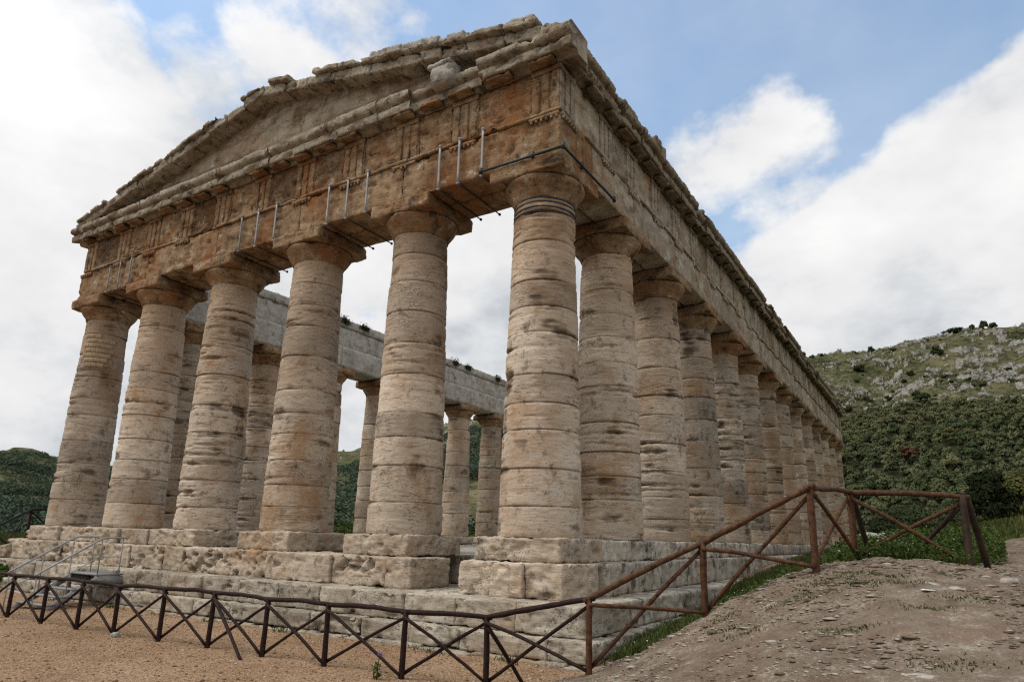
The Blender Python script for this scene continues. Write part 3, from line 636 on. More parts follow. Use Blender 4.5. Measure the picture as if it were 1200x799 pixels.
def regula(c, axis, seed, near=True):
    mb = MB(); cl = .05 if near else .3
    if axis == 0: mb.add(*rbox((c-.43, -AW-.05, Z_TAE-.205), (c+.43, -AW+.05, Z_TAE-.125), cl, .01, .01, seed, 3))
    else: mb.add(*rbox((AW-.05, c-.43, Z_TAE-.205), (AW+.05, c+.43, Z_TAE-.125), cl, .01, .01, seed, 3))
    if near:
        for k in range(6):
            q = c-.36+k*.144
            if seed % 7 == 3 and k in (1, 4, 5): continue
            p = (q, -AW-.015, 0) if axis == 0 else (AW+.015, q, 0)
            mb.add(*tube(np.array([(p[0], p[1], Z_TAE-.20), (p[0], p[1], Z_TAE-.275)]), [.038, .046], 7))
    return mb
fx = [AW-.46] + [(a+b)/2 for a, b in zip(XS, XS[1:])] + XS[1:-1] + [XL-AW+.46]
for k, c in enumerate(fx):
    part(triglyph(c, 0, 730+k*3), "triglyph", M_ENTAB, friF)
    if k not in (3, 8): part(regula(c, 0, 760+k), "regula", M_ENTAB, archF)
fy = [-AW+.46] + [(a+b)/2 for a, b in zip(YS, YS[1:])] + YS[1:-1] + [YB+AW-.46]
for k, c in enumerate(sorted(fy)):
    part(triglyph(c, 1, 790+k*3, c < 22), "triglyph", M_FLANK, friS); part(regula(c, 1, 840+k, c < 22), "regula", M_FLANK, archS)
r_ = np.random.default_rng(97); fs = sorted(fx)
for k, (a, b) in enumerate(zip(fs, fs[1:])):
    part(MB().add(*rbox((a+TW_/2+.01, -.85-r_.uniform(-.012, .02), Z_TAE+.006), (b-TW_/2-.01, -.78, Z_FR+.005), .06, .022, .015, 1700+k, 1.8, .16), tint=r_.choice([-.42, -.2, 0, .08, .14])), "metope", M_ENTAB, friF)
fs = sorted(fy)
for k, (a, b) in enumerate(zip(fs, fs[1:])):
    part(MB().add(*rbox((.78, a+TW_/2+.01, Z_TAE+.006), (.85+r_.uniform(-.012, .02), b-TW_/2-.01, Z_FR+.005), .08 if a < 20 else .3, .016, .015, 1750+k, 1.8, .08), tint=r_.choice([-.2, -.08, 0, .08, .14])), "metope", M_FLANK, friS)
# cornice: projecting blocks with a sloping underside, ragged along the edge
def geison(axis, lo_, hi_, seed, mat, sgn, base, inner=.42, ragged=.05, near=30):
    r_ = np.random.default_rng(seed); mb = MB()
    for k, (a, b) in enumerate(run(lo_, hi_, 1.2, 2.4, r_)):
        o_ = r_.uniform(-.04, .02); h = r_.uniform(-.03, .03); c_ = r_.random() < .2
        O = 1.38+o_-(.14 if c_ else 0)
        prof = [(inner, Z_FR+.012), (.95, Z_FR+.012), (1.0, Z_FR+.12), (O-.07, Z_FR+.03), (O-.05, Z_FR+.05), (O-.05, Z_FR+.27), (O-.13, Z_FR+.30), (O-.12, Z_FR+.36), (O+.03, Z_FR+.42), (O+.05, Z_FR+.58), (O-.02, Z_CO+h-.04), (O-.10, Z_CO+h), (inner, Z_CO+h*.3)]
        prof = [(base+sgn*p, z) for p, z in prof]
        n = max(2, int((b-a)/(.06 if a < near else .3)))
        V, F = sweep_prism(prof, axis, a+.002, b-.002, n, ragged*.3, seed+k, 2.2, .065 if a < near else .25)
        q = fbm(V*np.array([3, 3, 4.5]), 4, seed+500); bite = np.maximum(0, q-.22)*.20+.025*np.abs(fbm(V*9, 2, seed+501))
        d_ = np.abs(V[:, 1-axis]-base); w_ = sstep(1.0, 1.3, d_); V[:, 1-axis] -= sgn*bite*w_; V[:, 2] -= np.sign(V[:, 2]-12.1)*bite*.45*w_; mb.add(V, F)
    return part(mb, "cornice", mat)
corF = geison(0, XL-1.42, 1.42, 810, M_RAKE, -1, 0)
corS = geison(1, -.43, YB+1.42, 811, M_CORN, 1, 0)
geison(1, -.43, YB+1.42, 812, M_CORN, -1, XL, .2, .05, 2)
geison(0, XL+.2, -.45, 813, M_CORN, 1, YB, .42, .05, -99)
fx_ = sorted(fx); ms = sorted(fx_ + [(a+b)/2 for a, b in zip(fx_, fx_[1:])])
for k, c in enumerate(ms):
    if k in (4, 9, 15): continue
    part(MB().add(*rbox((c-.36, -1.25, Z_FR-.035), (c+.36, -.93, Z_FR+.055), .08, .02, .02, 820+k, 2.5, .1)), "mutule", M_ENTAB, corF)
fy_ = sorted(fy); ms = sorted(fy_ + [(a+b)/2 for a, b in zip(fy_, fy_[1:])])
for k, c in enumerate(ms):
    part(MB().add(*rbox((.93, c-.36, Z_FR-.035), (1.25, c+.36, Z_FR+.055), .08 if c < 16 else .4, .02, .02, 850+k, 2.5, .1)), "mutule", M_CORN, corS)
# broken roof edge blocks still lying on the flank cornice
r_ = np.random.default_rng(83); mb = MB(); y = -.3
while y < YB+1.2:
    L = r_.uniform(.35, 1.1)
    if r_.random() < .78:
        h = r_.uniform(.03, .15) + (.28 if r_.random() < .05 else 0); x1 = 1.36-r_.uniform(0, .3)
        mb.add(*rbox((.3, y, Z_CO-.06), (x1, y+L-.02, Z_CO+h), .09 if y < 25 else .25, .035, .03, int(y*40)+3000, 2.6, .15))
    elif mb.n: part(mb, "roof_edge_course", M_CORN, corS); mb = MB()
    y += L
if mb.n: part(mb, "roof_edge_course", M_CORN, corS)
part(MB().add(*rbox((XL-.6, -.3, Z_FR-.08), (XL+.62, YB+1.0, Z_FR+.42), .22, .08, .05, 4000, 1.4)), "roof_edge_course", M_INNER)
# pediment
APX, APZ, SL = -10.48, 15.05, .207
def rake_top(x): return APZ - SL*abs(x-APX)
nx, nz = 200, 22; xx = np.linspace(XL-.3, .3, nx); V = []
for yv, sg in ((-.74, 1), (.35, 0)):
    for x in xx:
        zt = max(Z_CO+.01, rake_top(x)-.40)
        for q in np.linspace(0, 1, nz): V.append((x, yv, Z_CO-.05+(zt-Z_CO+.05)*q))
V = np.array(V); V[:, 1] += .05*fbm(V*np.array([1.3, 0, 2.0]), 4, 71)
# course joints in the gable wall
g_ = np.zeros(len(V))
for zz in (13.05, 13.7, 14.3): g_ = np.maximum(g_, np.exp(-((V[:, 2]-zz)/.04)**2))
i = np.arange(nx-1)[:, None]*nz; j = np.arange(nz-1)[None]; q = np.stack([i+j, i+nz+j, i+nz+j+1, i+j+1], -1).reshape(-1, 4)
tym = mesh_obj("tympanum", V-np.array(TO), [np.concatenate([q, q[:, ::-1]+nx*nz])], M_FLANK, temple); set_attr(tym, 'groove', g_*.6)
def rake(side, mat, seed, lo_, hi_, y0, y1, th, off, name, gaps=(), lm=(.8, 1.3), jy=.05, jz=.008, amp=.016):
    r_ = np.random.default_rng(seed); mb = MB(); an = math.atan(SL)*(-side)
    c_, s_ = math.cos(an), math.sin(an)
    for k, (a, b) in enumerate(run(lo_, hi_, *lm, r_)):
        if any(g[0] < (a+b)/2 < g[1] for g in gaps):
            if mb.n: part(mb, name, mat); mb = MB()
            continue
        dz = r_.uniform(-jz, jz*.5); dy = r_.uniform(-jy*.3, jy)
        lo3, hi3 = (a+.006, y0+dy, -th+off+dz), (b-.006, y1, off+dz)
        if side < 0: lo3, hi3 = (-b+.006, y0+dy, -th+off+dz), (-a-.006, y1, off+dz)
        v, f = rbox(lo3, hi3, .07, amp*.8, .015, seed*31+k, 3.2, .16, fine=1.2)
        x = v[:, 0]*c_-v[:, 2]*s_; z = v[:, 0]*s_+v[:, 2]*c_
        mb.add(np.stack([APX+x, v[:, 1], APZ+z], 1), f)
    return part(mb, name, mat)
rk1 = rake(1, M_RAKE, 5, .0, 12.05, -1.34, .2, .34, -.10, "raking_cornice", jy=.07)
rk2 = rake(-1, M_RAKE, 6, .0, 12.1, -1.34, .2, .34, -.10, "raking_cornice", jy=.07)
rake(1, M_RAKE, 7, .3, 11.2, -1.46, -.5, .16, .06, "sima", gaps=((1.4, 2.2),), jy=.06)
rake(-1, M_RAKE, 8, .2, 11.9, -1.44, -.5, .14, .02, "sima", gaps=((.9, 2.0), (5.4, 6.0), (8.9, 9.3)), jy=.06)
rake(1, M_INNER, 9, 5.2, 8.9, -1.47, -.6, .22, .17, "sima", jy=.04, lm=(.5, .8), amp=.03)
rake(1, M_RAKE, 10, 10.0, 11.1, -1.46, -.6, .2, .16, "sima", jy=.04, lm=(.5, .8))
part(MB().add(*rbox((-2.95, -1.47, 12.02), (-2.15, -.9, 12.66), .06, .03, .17, 4, 2.2, .05)).add(*rbox((-3.0, -1.50, 12.58), (-2.2, -.9, 12.74), .06, .02, .07, 5, 2.2, .05)), "carved_block", M_INNER)
part(MB().add(*rbox((XL+.3, YB-.4, Z_CO-.05), (-.3, YB+.4, Z_CO+.4), .8, .06, .05, 88)), "tympanum", M_FLANK)
# steel straps on the architrave, and the rods they carry beneath it
for k, (x, zt) in enumerate([(-2.75, 10.42), (-2.09, 10.45), (-1.33, 10.5), (-7.03, 10.42), (-6.23, 10.42), (-5.43, 10.45), (-11.2, 10.4), (-10.35, 10.42), (-9.45, 10.44), (-19.4, 10.2), (-18.65, 10.3), (-17.9, 10.35)]):
    mb = MB(); mb.add(*rbox((x-.035, -1.035, Z_ARCH-.03), (x+.035, -1.012, zt), .3, 0, .004)); mb.add(*tube([(x, -1.05, zt-.03), (x, -.93, zt-.03)], .035, 6))
    mb.add(*rbox((x-.05, -1.045, Z_ARCH-.07), (x+.05, -.98, Z_ARCH-.03), .3, 0, .004))
    s = part(mb, "steel_strap", M_STEEL if k not in (6, 9, 10, 11) else M_STEELD, archF)
    mb = MB(); mb.add(*tube([(x, -1.0, Z_ARCH-.045), (x, 1.06, Z_ARCH-.045)], .019, 7)); mb.add(*tube([(x, 1.01, Z_ARCH-.045), (x, 1.05, Z_ARCH-.045)], .042, 6))
    part(mb, "support_rod", M_IRON, archF)
mb = MB(); zc = Z_ARCH+.02
mb.add(*tube([(-1.32, -1.1, zc), (1.12, -1.1, zc)], .035, 8)); mb.add(*tube([(1.1, -1.12, zc), (1.1, 1.95, zc)], .035, 8))
for p in ((-1.3, -1.1), (.25, -1.1), (1.1, -1.1), (1.1, -.05), (1.1, 1.95)): mb.add(*tube([(p[0]-.0, p[1], zc-.06), (p[0], p[1], zc+.09)], .05, 6))
part(mb, "support_rod", M_IRON, archF)

# ------------------------------------------------------------------ fences
def px_ground(x, y, zoff=0.0):
    """where the sight line through a pixel meets the ground"""
    d = ray(x, y); D = np.arange(3, 140, .05)/math.hypot(d[0], d[1]); P = CAM + D[:, None]*d
    g = ground_z(P[:, 0], P[:, 1], False); k = np.argmax(P[:, 2] < g+zoff) if (P[:, 2] < g+zoff).any() else len(P)-1
    return P[k]
def fence(name, label, posts, H, mats, extra=(), seed=0, rail_r=.04, post_r=.047, group=None, lod=1.0):
    """posts: ground points; a top rail from post to post and two crossing braces in each bay"""
    base = posts[0]; f = thing(name, base, label, "fence", group)
    def P(mb, nm, m): return mb.build(nm, m, f, base, True)
    sg = 8 if lod == 1 else 5; ns = 8 if lod == 1 else 3
    rr_ = np.random.default_rng(seed+3); tops = [np.array(p)+np.array([rr_.normal(0, .02), rr_.normal(0, .02), h+rr_.normal(0, .012)]) for p, h in zip(posts, H)]
    for k, (p, t_) in enumerate(zip(posts, tops)):
        P(MB().add(*pole(np.array(p)-[0, 0, .2], t_+[0, 0, .03], post_r*1.05, post_r*.95, sg, ns, 0, .005, seed+k)), "post", mats[k % len(mats)] if len(mats) < len(posts) else mats[k])
    for k in range(len(posts)-1):
        m = mats[k % len(mats)] if len(mats) < len(posts) else mats[k]
        d = (tops[k+1]-tops[k]); d /= np.linalg.norm(d)
        P(MB().add(*pole(tops[k]-d*.08, tops[k+1]+d*.08, rail_r*1.05, rail_r*.92, sg, ns+2, .03, .009, seed+50+k)), "top_rail", m)
        dn = np.cross(d, [0, 0, 1]); dn /= np.linalg.norm(dn); o_ = dn*.045
        a0_, b0_ = np.array(posts[k])+[0, 0, .06], np.array(posts[k+1])+[0, 0, .06]
        P(MB().add(*pole(tops[k]-[0, 0, .07]+o_, b0_+o_, rail_r*.72, rail_r*.66, sg, ns, .022, .006, seed+100+k)), "brace", m)
        P(MB().add(*pole(a0_-o_, tops[k+1]-[0, 0, .07]-o_, rail_r*.72, rail_r*.66, sg, ns, .022, .006, seed+150+k)), "brace", m)
    for a, b, r0 in extra: P(MB().add(*pole(a, b, r0, r0*.9, sg, ns, .01, .004, seed+200)), "brace", M_WOOD if a[0] < 5 else mats[-1])
    return f
fp = [(-15.2,-5.66),(-13.55,-5.63),(-11.87,-5.6),(-10.21,-5.58),(-8.69,-5.54),(-7.34,-5.45),(-5.72,-5.43),(-4.29,-5.32),(-2.76,-5.27),(-1.29,-5.15),(.39,-5.1),(1.77,-4.74),(3.63,-5.04),(5.07,-4.43),(6.51,-4.46),(6.79,-2.74),(8.18,-2.59)]
posts = [np.array([x, y, gz(x, y)]) for x, y in fp]
zt_ = [-1.22]*11 + [-1.24, -.80, -.02, .70, .76, .69]
Hs = [t_-p[2] for t_, p in zip(zt_, posts)]
mats = [M_WOOD]*11 + [M_WOOD, M_WOODW, M_WOODW, M_WOODW, M_WOODW, M_WOODG]
ex = [(np.array([-4.25, -5.3, -1.32]), np.array([-2.7, -5.72, gz(-2.7, -5.72)-.05]), .033), (np.array([1.8, -4.78, -1.36]), np.array([2.15, -4.2, gz(2.15, -4.2)-.1]), .034), 
      (np.array([8.14, -2.52, .55]), np.array([7.35, -1.9, gz(7.35, -1.9)]), .034), (np.array([8.24, -2.48, .66]), np.array([8.42, -1.75, gz(8.42, -1.75)-.05]), .05), (np.array([6.82, -2.70, .7]), np.array([6.95, -1.9, gz(6.95, -1.9)-.05]), .045)]
fence("wooden_rail_fence", "long dark timber rail fence running along the temple steps and up the earth bank", posts, Hs, mats, ex, 10)
lp = [at_dist(*q) for q in ((-60, 640, 31), (-12, 621, 33.5), (37, 597.5, 36), (84, 594, 38.5))]
bp = [(q[0], q[1]) for q in lp] + [(-29.5, 11.5), (-28, 15), (-28, 18.5), (-28, 22), (-28, 25.5), (-28, 29), (-28, 32.5), (-28, 36), (-28, 39.5), (-28, 43), (-28, 46.5), (-28, 50)]
bpo = [np.array([x, y, gz(x, y)]) for x, y in bp]
fence("wooden_rail_fence", "dark timber rail fence on the grass behind the temple's far side", bpo, [q[2]-p[2] for q, p in zip(lp, bpo)]+[1.05]*(len(bpo)-len(lp)), [M_WOOD], (), 400, .045, .055, None, .5)

# ------------------------------------------------------------------ metal stair up to the far corner of the steps
x0, x1 = -14.45, -12.8
TOPZ, y_t = -1.32, -3.1
st_loc = (x0, -4.7, -2.25)
stair = thing("metal_staircase", st_loc, "short grey metal staircase with two tubular handrails in front of the two far left columns", "staircase")
def SP(mb, nm, m, par=None, sm=False): return mb.build(nm, m, par or stair, st_loc, sm)
for k in range(5):
    z = TOPZ-k*.19; y = y_t-k*.32; dpt = .75 if k == 0 else .31
    SP(MB().add(*rbox((x0, y, z-.045), (x1, y+dpt, z), .5, 0, .008)), "tread", M_STEELD)
for x in (x0+.02, x1-.05):
    a = np.array([x, y_t+.0, TOPZ-.06]); b = np.array([x, y_t-5*.32, TOPZ-5*.19-.1])
    mb = MB(); V = np.array([(x, a[1]+.75, a[2]), (x, a[1], a[2]), (x, b[1], b[2]), (x, b[1], b[2]-.16), (x, a[1], a[2]-.2), (x, a[1]+.75, a[2]-.2)]); V = np.concatenate([V, V+[.03, 0, 0]])
    mb.add(V, [np.array([[5, 4, 3, 2, 1, 0][::-1], [6, 7, 8, 9, 10, 11]]), np.array([[k, (k+1) % 6, (k+1) % 6+6, k+6] for k in range(6)])]); SP(mb, "stringer", M_STEEL)
    mb = MB().add(*tube([(x, b[1]-.1, b[2]+1.0), (x, b[1], b[2]+1.06), (x, a[1], TOPZ+.98), (x, a[1]+.14, TOPZ+1.02), (x, a[1]+.66, TOPZ+1.02), (x, a[1]+.73, TOPZ+1.0), (x, a[1]+.73, TOPZ+.92)], .026, 8)); SP(mb, "handrail", M_STEEL, None, True)
    SP(MB().add(*tube([(x, b[1], b[2]+.55), (x, a[1], TOPZ+.48), (x, a[1]+.64, TOPZ+.48)], .014, 6)), "mid_rail", M_STEEL)
    for y, z in ((b[1]+.05, b[2]), (y_t-.75, TOPZ-.45), (y_t+.02, TOPZ), (y_t+.62, TOPZ)):
        zt = TOPZ+1.0 if y >= y_t else b[2]+1.06+(TOPZ+.98-b[2]-1.06)*(y-b[1])/(a[1]-b[1])
        SP(MB().add(*tube([(x, y, z-.1), (x, y, zt)], .02, 6)), "baluster", M_STEEL)
for y in (y_t+.05, y_t+.66):
    for x in (x0+.08, x1-.1): SP(MB().add(*rbox((x-.04, y-.04, -2.3), (x+.04, y+.04, TOPZ-.05), .5, 0, .008)), "leg", M_STEELD)

# ------------------------------------------------------------------ loose stones
def loose(name, label, cat, lo, hi, mat, seed, rot=0.0, amp=.06, group=None, cell=.05):
    lo, hi = np.array(lo, float), np.array(hi, float); c = (lo+hi)/2; c[2] = lo[2]
    v, f = rbox(lo-c, hi-c, cell, amp, .08, seed, 2.0, .12)
    o = mesh_obj(name, v, f, mat); o.location = tuple(c); o.rotation_euler = (random.uniform(-.06, .06), random.uniform(-.06, .06), rot)
    return tag(o, label, cat, group)
p = at_dist(1036, 642, 17.5); g = gz(p[0], p[1])
loose("stone_block", "pale squared stone block lying in the weeds behind the fence on the bank", "stone block", (p[0]-.45, p[1]-.3, g-.1), (p[0]+.45, p[1]+.3, p[2]+.32), M_ROCK, 31, .35)
for k, (a, b, lab) in enumerate([((XL-2.35, -1.6, -1.23), (XL-1.5, -.2, -.72), "large rough stone block lowest at the temple's far left corner"), ((XL-2.2, -1.3, -.70), (XL-1.45, -.5, -.52), "flat broken stone slab on top of the large rough block at the far left corner"), ((XL-1.62, -1.0, -.52), (XL-1.12, .3, -.22), "thin layered stone leaning beside the plinth of the far left corner column")]):
    loose("stone_block", lab, "stone block", a, b, M_PLINTH, 60+k, .1*k)
P = px_ground(1088, 694); o = mesh_obj("paper_scrap", *rbox((-.06, -.03, 0), (.06, .03, .012), .02, .006, .004, 3, 8), M_PAPER); o.location = tuple(P+[0, 0, .02]); o.rotation_euler = (0, .05, .4); tag(o, "small white scrap of paper lying on the bare earth of the path", "litter")
P = px_ground(135, 746); o = mesh_obj("stone", *rbox((-.09, -.07, -.03), (.09, .07, .09), .03, .02, .04, 5, 5), M_ROCK); o.location = tuple(P); tag(o, "small pale stone at the foot of a fence post on the gravel", "stone")
for (x, y, w_, h_, lab) in ((1080, 792, .13, .012, "flat grey stone bedded in the earth at the bottom of the picture"), (1092, 683, .08, .02, "flat pale stone in the earth in front of the fence's end post"), (1125, 690, .10, .02, "longer flat pale stone in the earth just below the fence's end post"), (1190, 681, .13, .04, "dark low stone at the right edge of the earth path")):
    P = px_ground(x, y); loose("stone", lab, "stone", (P[0]-w_, P[1]-w_*.6, P[2]-.06), (P[0]+w_, P[1]+w_*.6, P[2]+h_), M_ROCK, int(x), random.uniform(-.6, .6), .02, None, .03)

# ------------------------------------------------------------------ scattered stones, grass, weeds
ico_v = None
def pebbles(name, XY, size, mat, flat=.5, seed=0, sink=.3):
    r_ = np.random.default_rng(seed)
    oct_v = np.array([(1, 0, 0), (.3, .95, 0), (-.8, .6, 0), (-.8, -.6, 0), (.3, -.95, 0), (0, 0, 1), (0, 0, -1)], float)
    oct_f = np.array([(0, 1, 5), (1, 2, 5), (2, 3, 5), (3, 4, 5), (4, 0, 5), (1, 0, 6), (2, 1, 6), (3, 2, 6), (4, 3, 6), (0, 4, 6)])
    n = len(XY); Z = ground_z(XY[:, 0], XY[:, 1]); a = r_.uniform(0, 6.28, n); s = size[:, None, None]
    V = np.repeat(oct_v[None], n, 0)*r_.uniform(.65, 1.3, (n, 7, 3)); V[:, :, 2] *= flat; V[:, :, 1] *= r_.uniform(.5, 1, n)[:, None]
    c_, s_ = np.cos(a)[:, None], np.sin(a)[:, None]; X = V[..., 0]*c_-V[..., 1]*s_; Y = V[..., 0]*s_+V[..., 1]*c_
    V[:, 5:, :] *= .999
    V = np.stack([X, Y, V[..., 2]], -1)*s; V[..., 0] += XY[:, :1]; V[..., 1] += XY[:, 1:]; V[..., 2] += Z[:, None]+(.5-sink)*flat*size[:, None]*.6
    F = (oct_f[None]+np.arange(n)[:, None, None]*7).reshape(-1, 3)
    return tag(mesh_obj(name, V.reshape(-1, 3), F, mat), kind='stuff')
def scatter(n, lo, hi, seed, keep=None):
    r_ = np.random.default_rng(seed); P = r_.uniform(lo, hi, (n, 2))
    return P[keep(P[:, 0], P[:, 1])] if keep is not None else P
r_ = np.random.default_rng(9)
def moundk(X, Y): return (X + .7*ground_z(X, Y, False) > 1.2+.0*X) & (fbm(np.stack([X, Y, 0*X], 1)*.9, 3, 44) > -.15)
mp = scatter(75000, (2.6, -13), (12, 1), 1, moundk); mp = np.concatenate([mp, scatter(12000, (5, -3), (14, 26), 2, lambda X, Y: turf_at(X, Y) < .4)])
pebbles("stone_chips", mp, np.clip(np.random.default_rng(3).lognormal(-4.25, .70, len(mp)), .005, .11), M_PEB, .17, 4, .52)
gp = scatter(40000, (-16, -12), (3.2, -2.6), 5); gp = gp[gp[:, 0]+.7*ground_z(gp[:, 0], gp[:, 1], False) < 1.3]
pebbles("gravel", gp, np.clip(np.random.default_rng(6).lognormal(-4.5, .5, len(gp)), .005, .05), M_GPEB, .55, 7)
def blades(name, XY, hmin, hmax, mat, seed, width=.012, lean=.5):
    r_ = np.random.default_rng(seed); n = len(XY); Z = ground_z(XY[:, 0], XY[:, 1])-.01
    h = r_.uniform(hmin, hmax, n); a = r_.uniform(0, 6.28, n); w_ = width*r_.uniform(.6, 1.6, n); l = r_.uniform(.05, lean, n)*h; b = r_.uniform(0, 6.28, n)
    B = np.stack([XY[:, 0], XY[:, 1], Z], 1); W = np.stack([np.cos(a), np.sin(a), 0*a], 1)*w_[:, None]
    mid_ = B+np.stack([np.cos(b)*l*.35, np.sin(b)*l*.35, h*.6], 1); tip = B+np.stack([np.cos(b)*l, np.sin(b)*l, h], 1)
    V = np.stack([B-W, B+W, mid_-W*.8, mid_+W*.8, tip], 1).reshape(-1, 3); k = np.arange(n)[:, None]*5
    return V, [k+np.array([[0, 1, 3, 2]]), k+np.array([[2, 3, 4]])]
def leaves(C, size, seed, up=.3):
    """small leaf quads round given centres"""
    r_ = np.random.default_rng(seed); n = len(C); N = r_.normal(0, 1, (n, 3)); N[:, 2] = np.abs(N[:, 2])+up; N /= np.linalg.norm(N, axis=1)[:, None]
    A = np.cross(N, r_.normal(0, 1, (n, 3))); A /= np.linalg.norm(A, axis=1)[:, None]; Bv = np.cross(N, A); s = np.broadcast_to(np.asarray(size), (n,))[:, None]*r_.uniform(.6, 1.4, (n, 1))
    V = np.stack([C-A*s, C-Bv*s*.45, C+A*s, C+Bv*s*.45], 1).reshape(-1, 3); k = np.arange(n)[:, None]*4
    return V, [k+np.array([[0, 1, 2, 3]])]
mb = MB()
g1 = scatter(60000, (2.4, -4.2), (9, 14), 11, lambda X, Y: turf_at(X, Y) > np.random.default_rng(1).uniform(.2, .9, len(X)))
hh = fbm(np.stack([g1[:, 0], g1[:, 1], 0*g1[:, 0]], 1)*1.3, 3, 12)
mb.add(*blades("g", g1[hh > -.25], .05, .20, None, 12, .010)); mb.add(*blades("g", g1[hh > .25], .10, .26, None, 13, .012))
g2 = scatter(30000, (2.4, 10), (14, 40), 14, lambda X, Y: turf_at(X, Y) > .5); mb.add(*blades("g", g2, .08, .3, None, 15, .025))
tf = np.concatenate([np.random.default_rng(k+100).normal(0, (.16, .07), (130, 2))+px_ground(*q)[:2] for k, q in enumerate([(1020,685),(1065,681),(985,682),(1010,675),(950,676),(870,738),(845,722),(900,686),(1110,778),(1090,712),(1000,735),(930,705),(1130,700),(850,735),(960,690),(1040,672)])])
mb.add(*blades("g", tf, .012, .045, None, 16, .006, 1.4))
g3 = scatter(26000, (-46, -3), (-23.6, 16), 17, lambda X, Y: turf_at(X, Y) > .5); mb.add(*blades("g", g3, .1, .35, None, 18, .03))
g4 = np.concatenate([scatter(1500, (-16, -3.0), (2.4, -2.62), 19, lambda X, Y: fbm(np.stack([X, Y, 0*X], 1)*1.2, 2, 5) > .25)]); mb.add(*blades("g", g4, .03, .15, None, 20, .009, 1.0))
tag(mb.build("grass", M_GRASS), kind='stuff')
# leafy weeds on the bank behind the fence, and between fence and steps
def weedpts(n, lo, hi, hmax, seed, keep=None):
    r_ = np.random.default_rng(seed); P = scatter(n, lo, hi, seed, keep); H = hmax*(.35+.65*np.clip(.5+.9*fbm(np.stack([P[:, 0], P[:, 1], 0*P[:, 0]], 1)*1.1, 3, seed), 0, 1))
    return np.stack([P[:, 0], P[:, 1], ground_z(P[:, 0], P[:, 1])+H*r_.uniform(0, 1, len(P))**.8], 1)
ell = lambda cx, cy, a, b: (lambda X, Y: ((X-cx)/a)**2+((Y-cy)/b)**2 < 1)
W1 = weedpts(26000, (5.6, -2.4), (8.9, 5.5), .62, 21, ell(7.25, 1.6, 1.6, 3.9)); W2 = weedpts(9000, (6.3, -4.2), (8.3, -1.6), .26, 22, ell(7.3, -2.4, 1.0, .75)); W3 = weedpts(20000, (2.4, -3.2), (5.8, 6), .25, 23, lambda X, Y: turf_at(X, Y) > .6)
mb = MB(); mb.add(*leaves(W1, .035, 24)); mb.add(*leaves(W2, .026, 25)); mb.add(*leaves(W3, .024, 26)); tag(mb.build("undergrowth", M_WEED), kind='stuff')
r_ = np.random.default_rng(27); fl = np.concatenate([W1[r_.random(len(W1)) < .010], W2[r_.random(len(W2)) < .02], W3[r_.random(len(W3)) < .008]])+[0, 0, .05]
tag(MB().add(*leaves(fl, .016, 28, 2.0)).build("wildflowers", M_FLOWER), kind='stuff')
# the thistle by the near posts
P = px_ground(441, 797); th_ = thing("thistle_plant", P, "single green thistle with a small purple flower head on the gravel before the fence", "plant")
def TP_(mb, nm, m, par=None): return mb.build(nm, m, par or th_, (0, 0, 0))
r_ = np.random.default_rng(33); S_ = np.array([(0, 0, -.02), (.01, 0, .12), (.005, .01, .25), (.02, .01, .36)]); TP_(MB().add(*tube(S_, [.010, .009, .008, .006], 6)), "stem", M_WEED)
C_ = np.concatenate([np.stack([r_.normal(0, .045, 60), r_.normal(0, .045, 60), r_.uniform(0, .26, 60)], 1)]); TP_(MB().add(*leaves(C_, .04, 34)), "leaf", M_WEED)["kind"] = 'stuff'
TP_(MB().add(*leaves(np.stack([.02+r_.normal(0, .014, 40), .01+r_.normal(0, .014, 40), .375+r_.uniform(0, .03, 40)], 1), .02, 35, 1)), "flower", M_THIST)
# tufts growing on the far side's wall top
for k, (px, py, lab) in enumerate([(404, 372, "leafy green plant highest on the far wall top, beside the third column"), (428, 380, "low green tuft on the far wall top left of the second column"), (534, 418, "green tuft on the far wall top just right of the second column"), (548, 428, "small round tuft on the far wall top between the second and the corner column"), (583, 440, "hanging green tuft on the far wall top against the corner column")]):
    P = at_plane(px, py, 0, XL+.62); P[2] = min(P[2], Z_FR+.45); r_ = np.random.default_rng(70+k); C_ = r_.normal(0, (.05, .22, .12), (300, 3)); C_[:, 0] += .06; C_[:, 2] -= .16
    o = MB().add(*leaves(C_, .06, 71+k)).build("wall_plant", M_BUSH); o.location = tuple(P); tag(o, lab, "plant")

# ------------------------------------------------------------------ trees and shrubs
def crown(lobes, n, size, seed, inner=.55):
    r_ = np.random.default_rng(seed); V = []; wt = np.array([l[1]**2 for l in lobes]); wt = wt/wt.sum()
    C = []; N = []
    for (c, r, sq), w_ in zip(lobes, wt):
        k = int(n*w_)+6; d = r_.normal(0, 1, (k, 3)); d /= np.linalg.norm(d, axis=1)[:, None]; d[:, 2] = np.where(d[:, 2] < -.4, -d[:, 2]*.5, d[:, 2])
        rad = r*(1-inner*r_.random(k)**2.2)*(1+.25*fbm(d*2.2+seed, 2, seed))
        C.append(np.array(c)+d*rad[:, None]*np.array([1, 1, sq])); N.append(d)
    C = np.concatenate(C); N = np.concatenate(N)+np.array([0, 0, .25])+r_.normal(0, .30, C.shape)
    N /= np.linalg.norm(N, axis=1)[:, None]; A = np.cross(N, r_.normal(0, 1, C.shape)); A /= np.linalg.norm(A, axis=1)[:, None]; B = np.cross(N, A)
    s = size*r_.uniform(.5, 1.5, (len(C), 1)); V = np.stack([C-A*s-B*s*.4, C+A*s*.3-B*s*.8, C+A*s+B*s*.3, C-A*s*.2+B*s*.8], 1).reshape(-1, 3)
    return V, [np.arange(len(C)*4).reshape(-1, 4)]
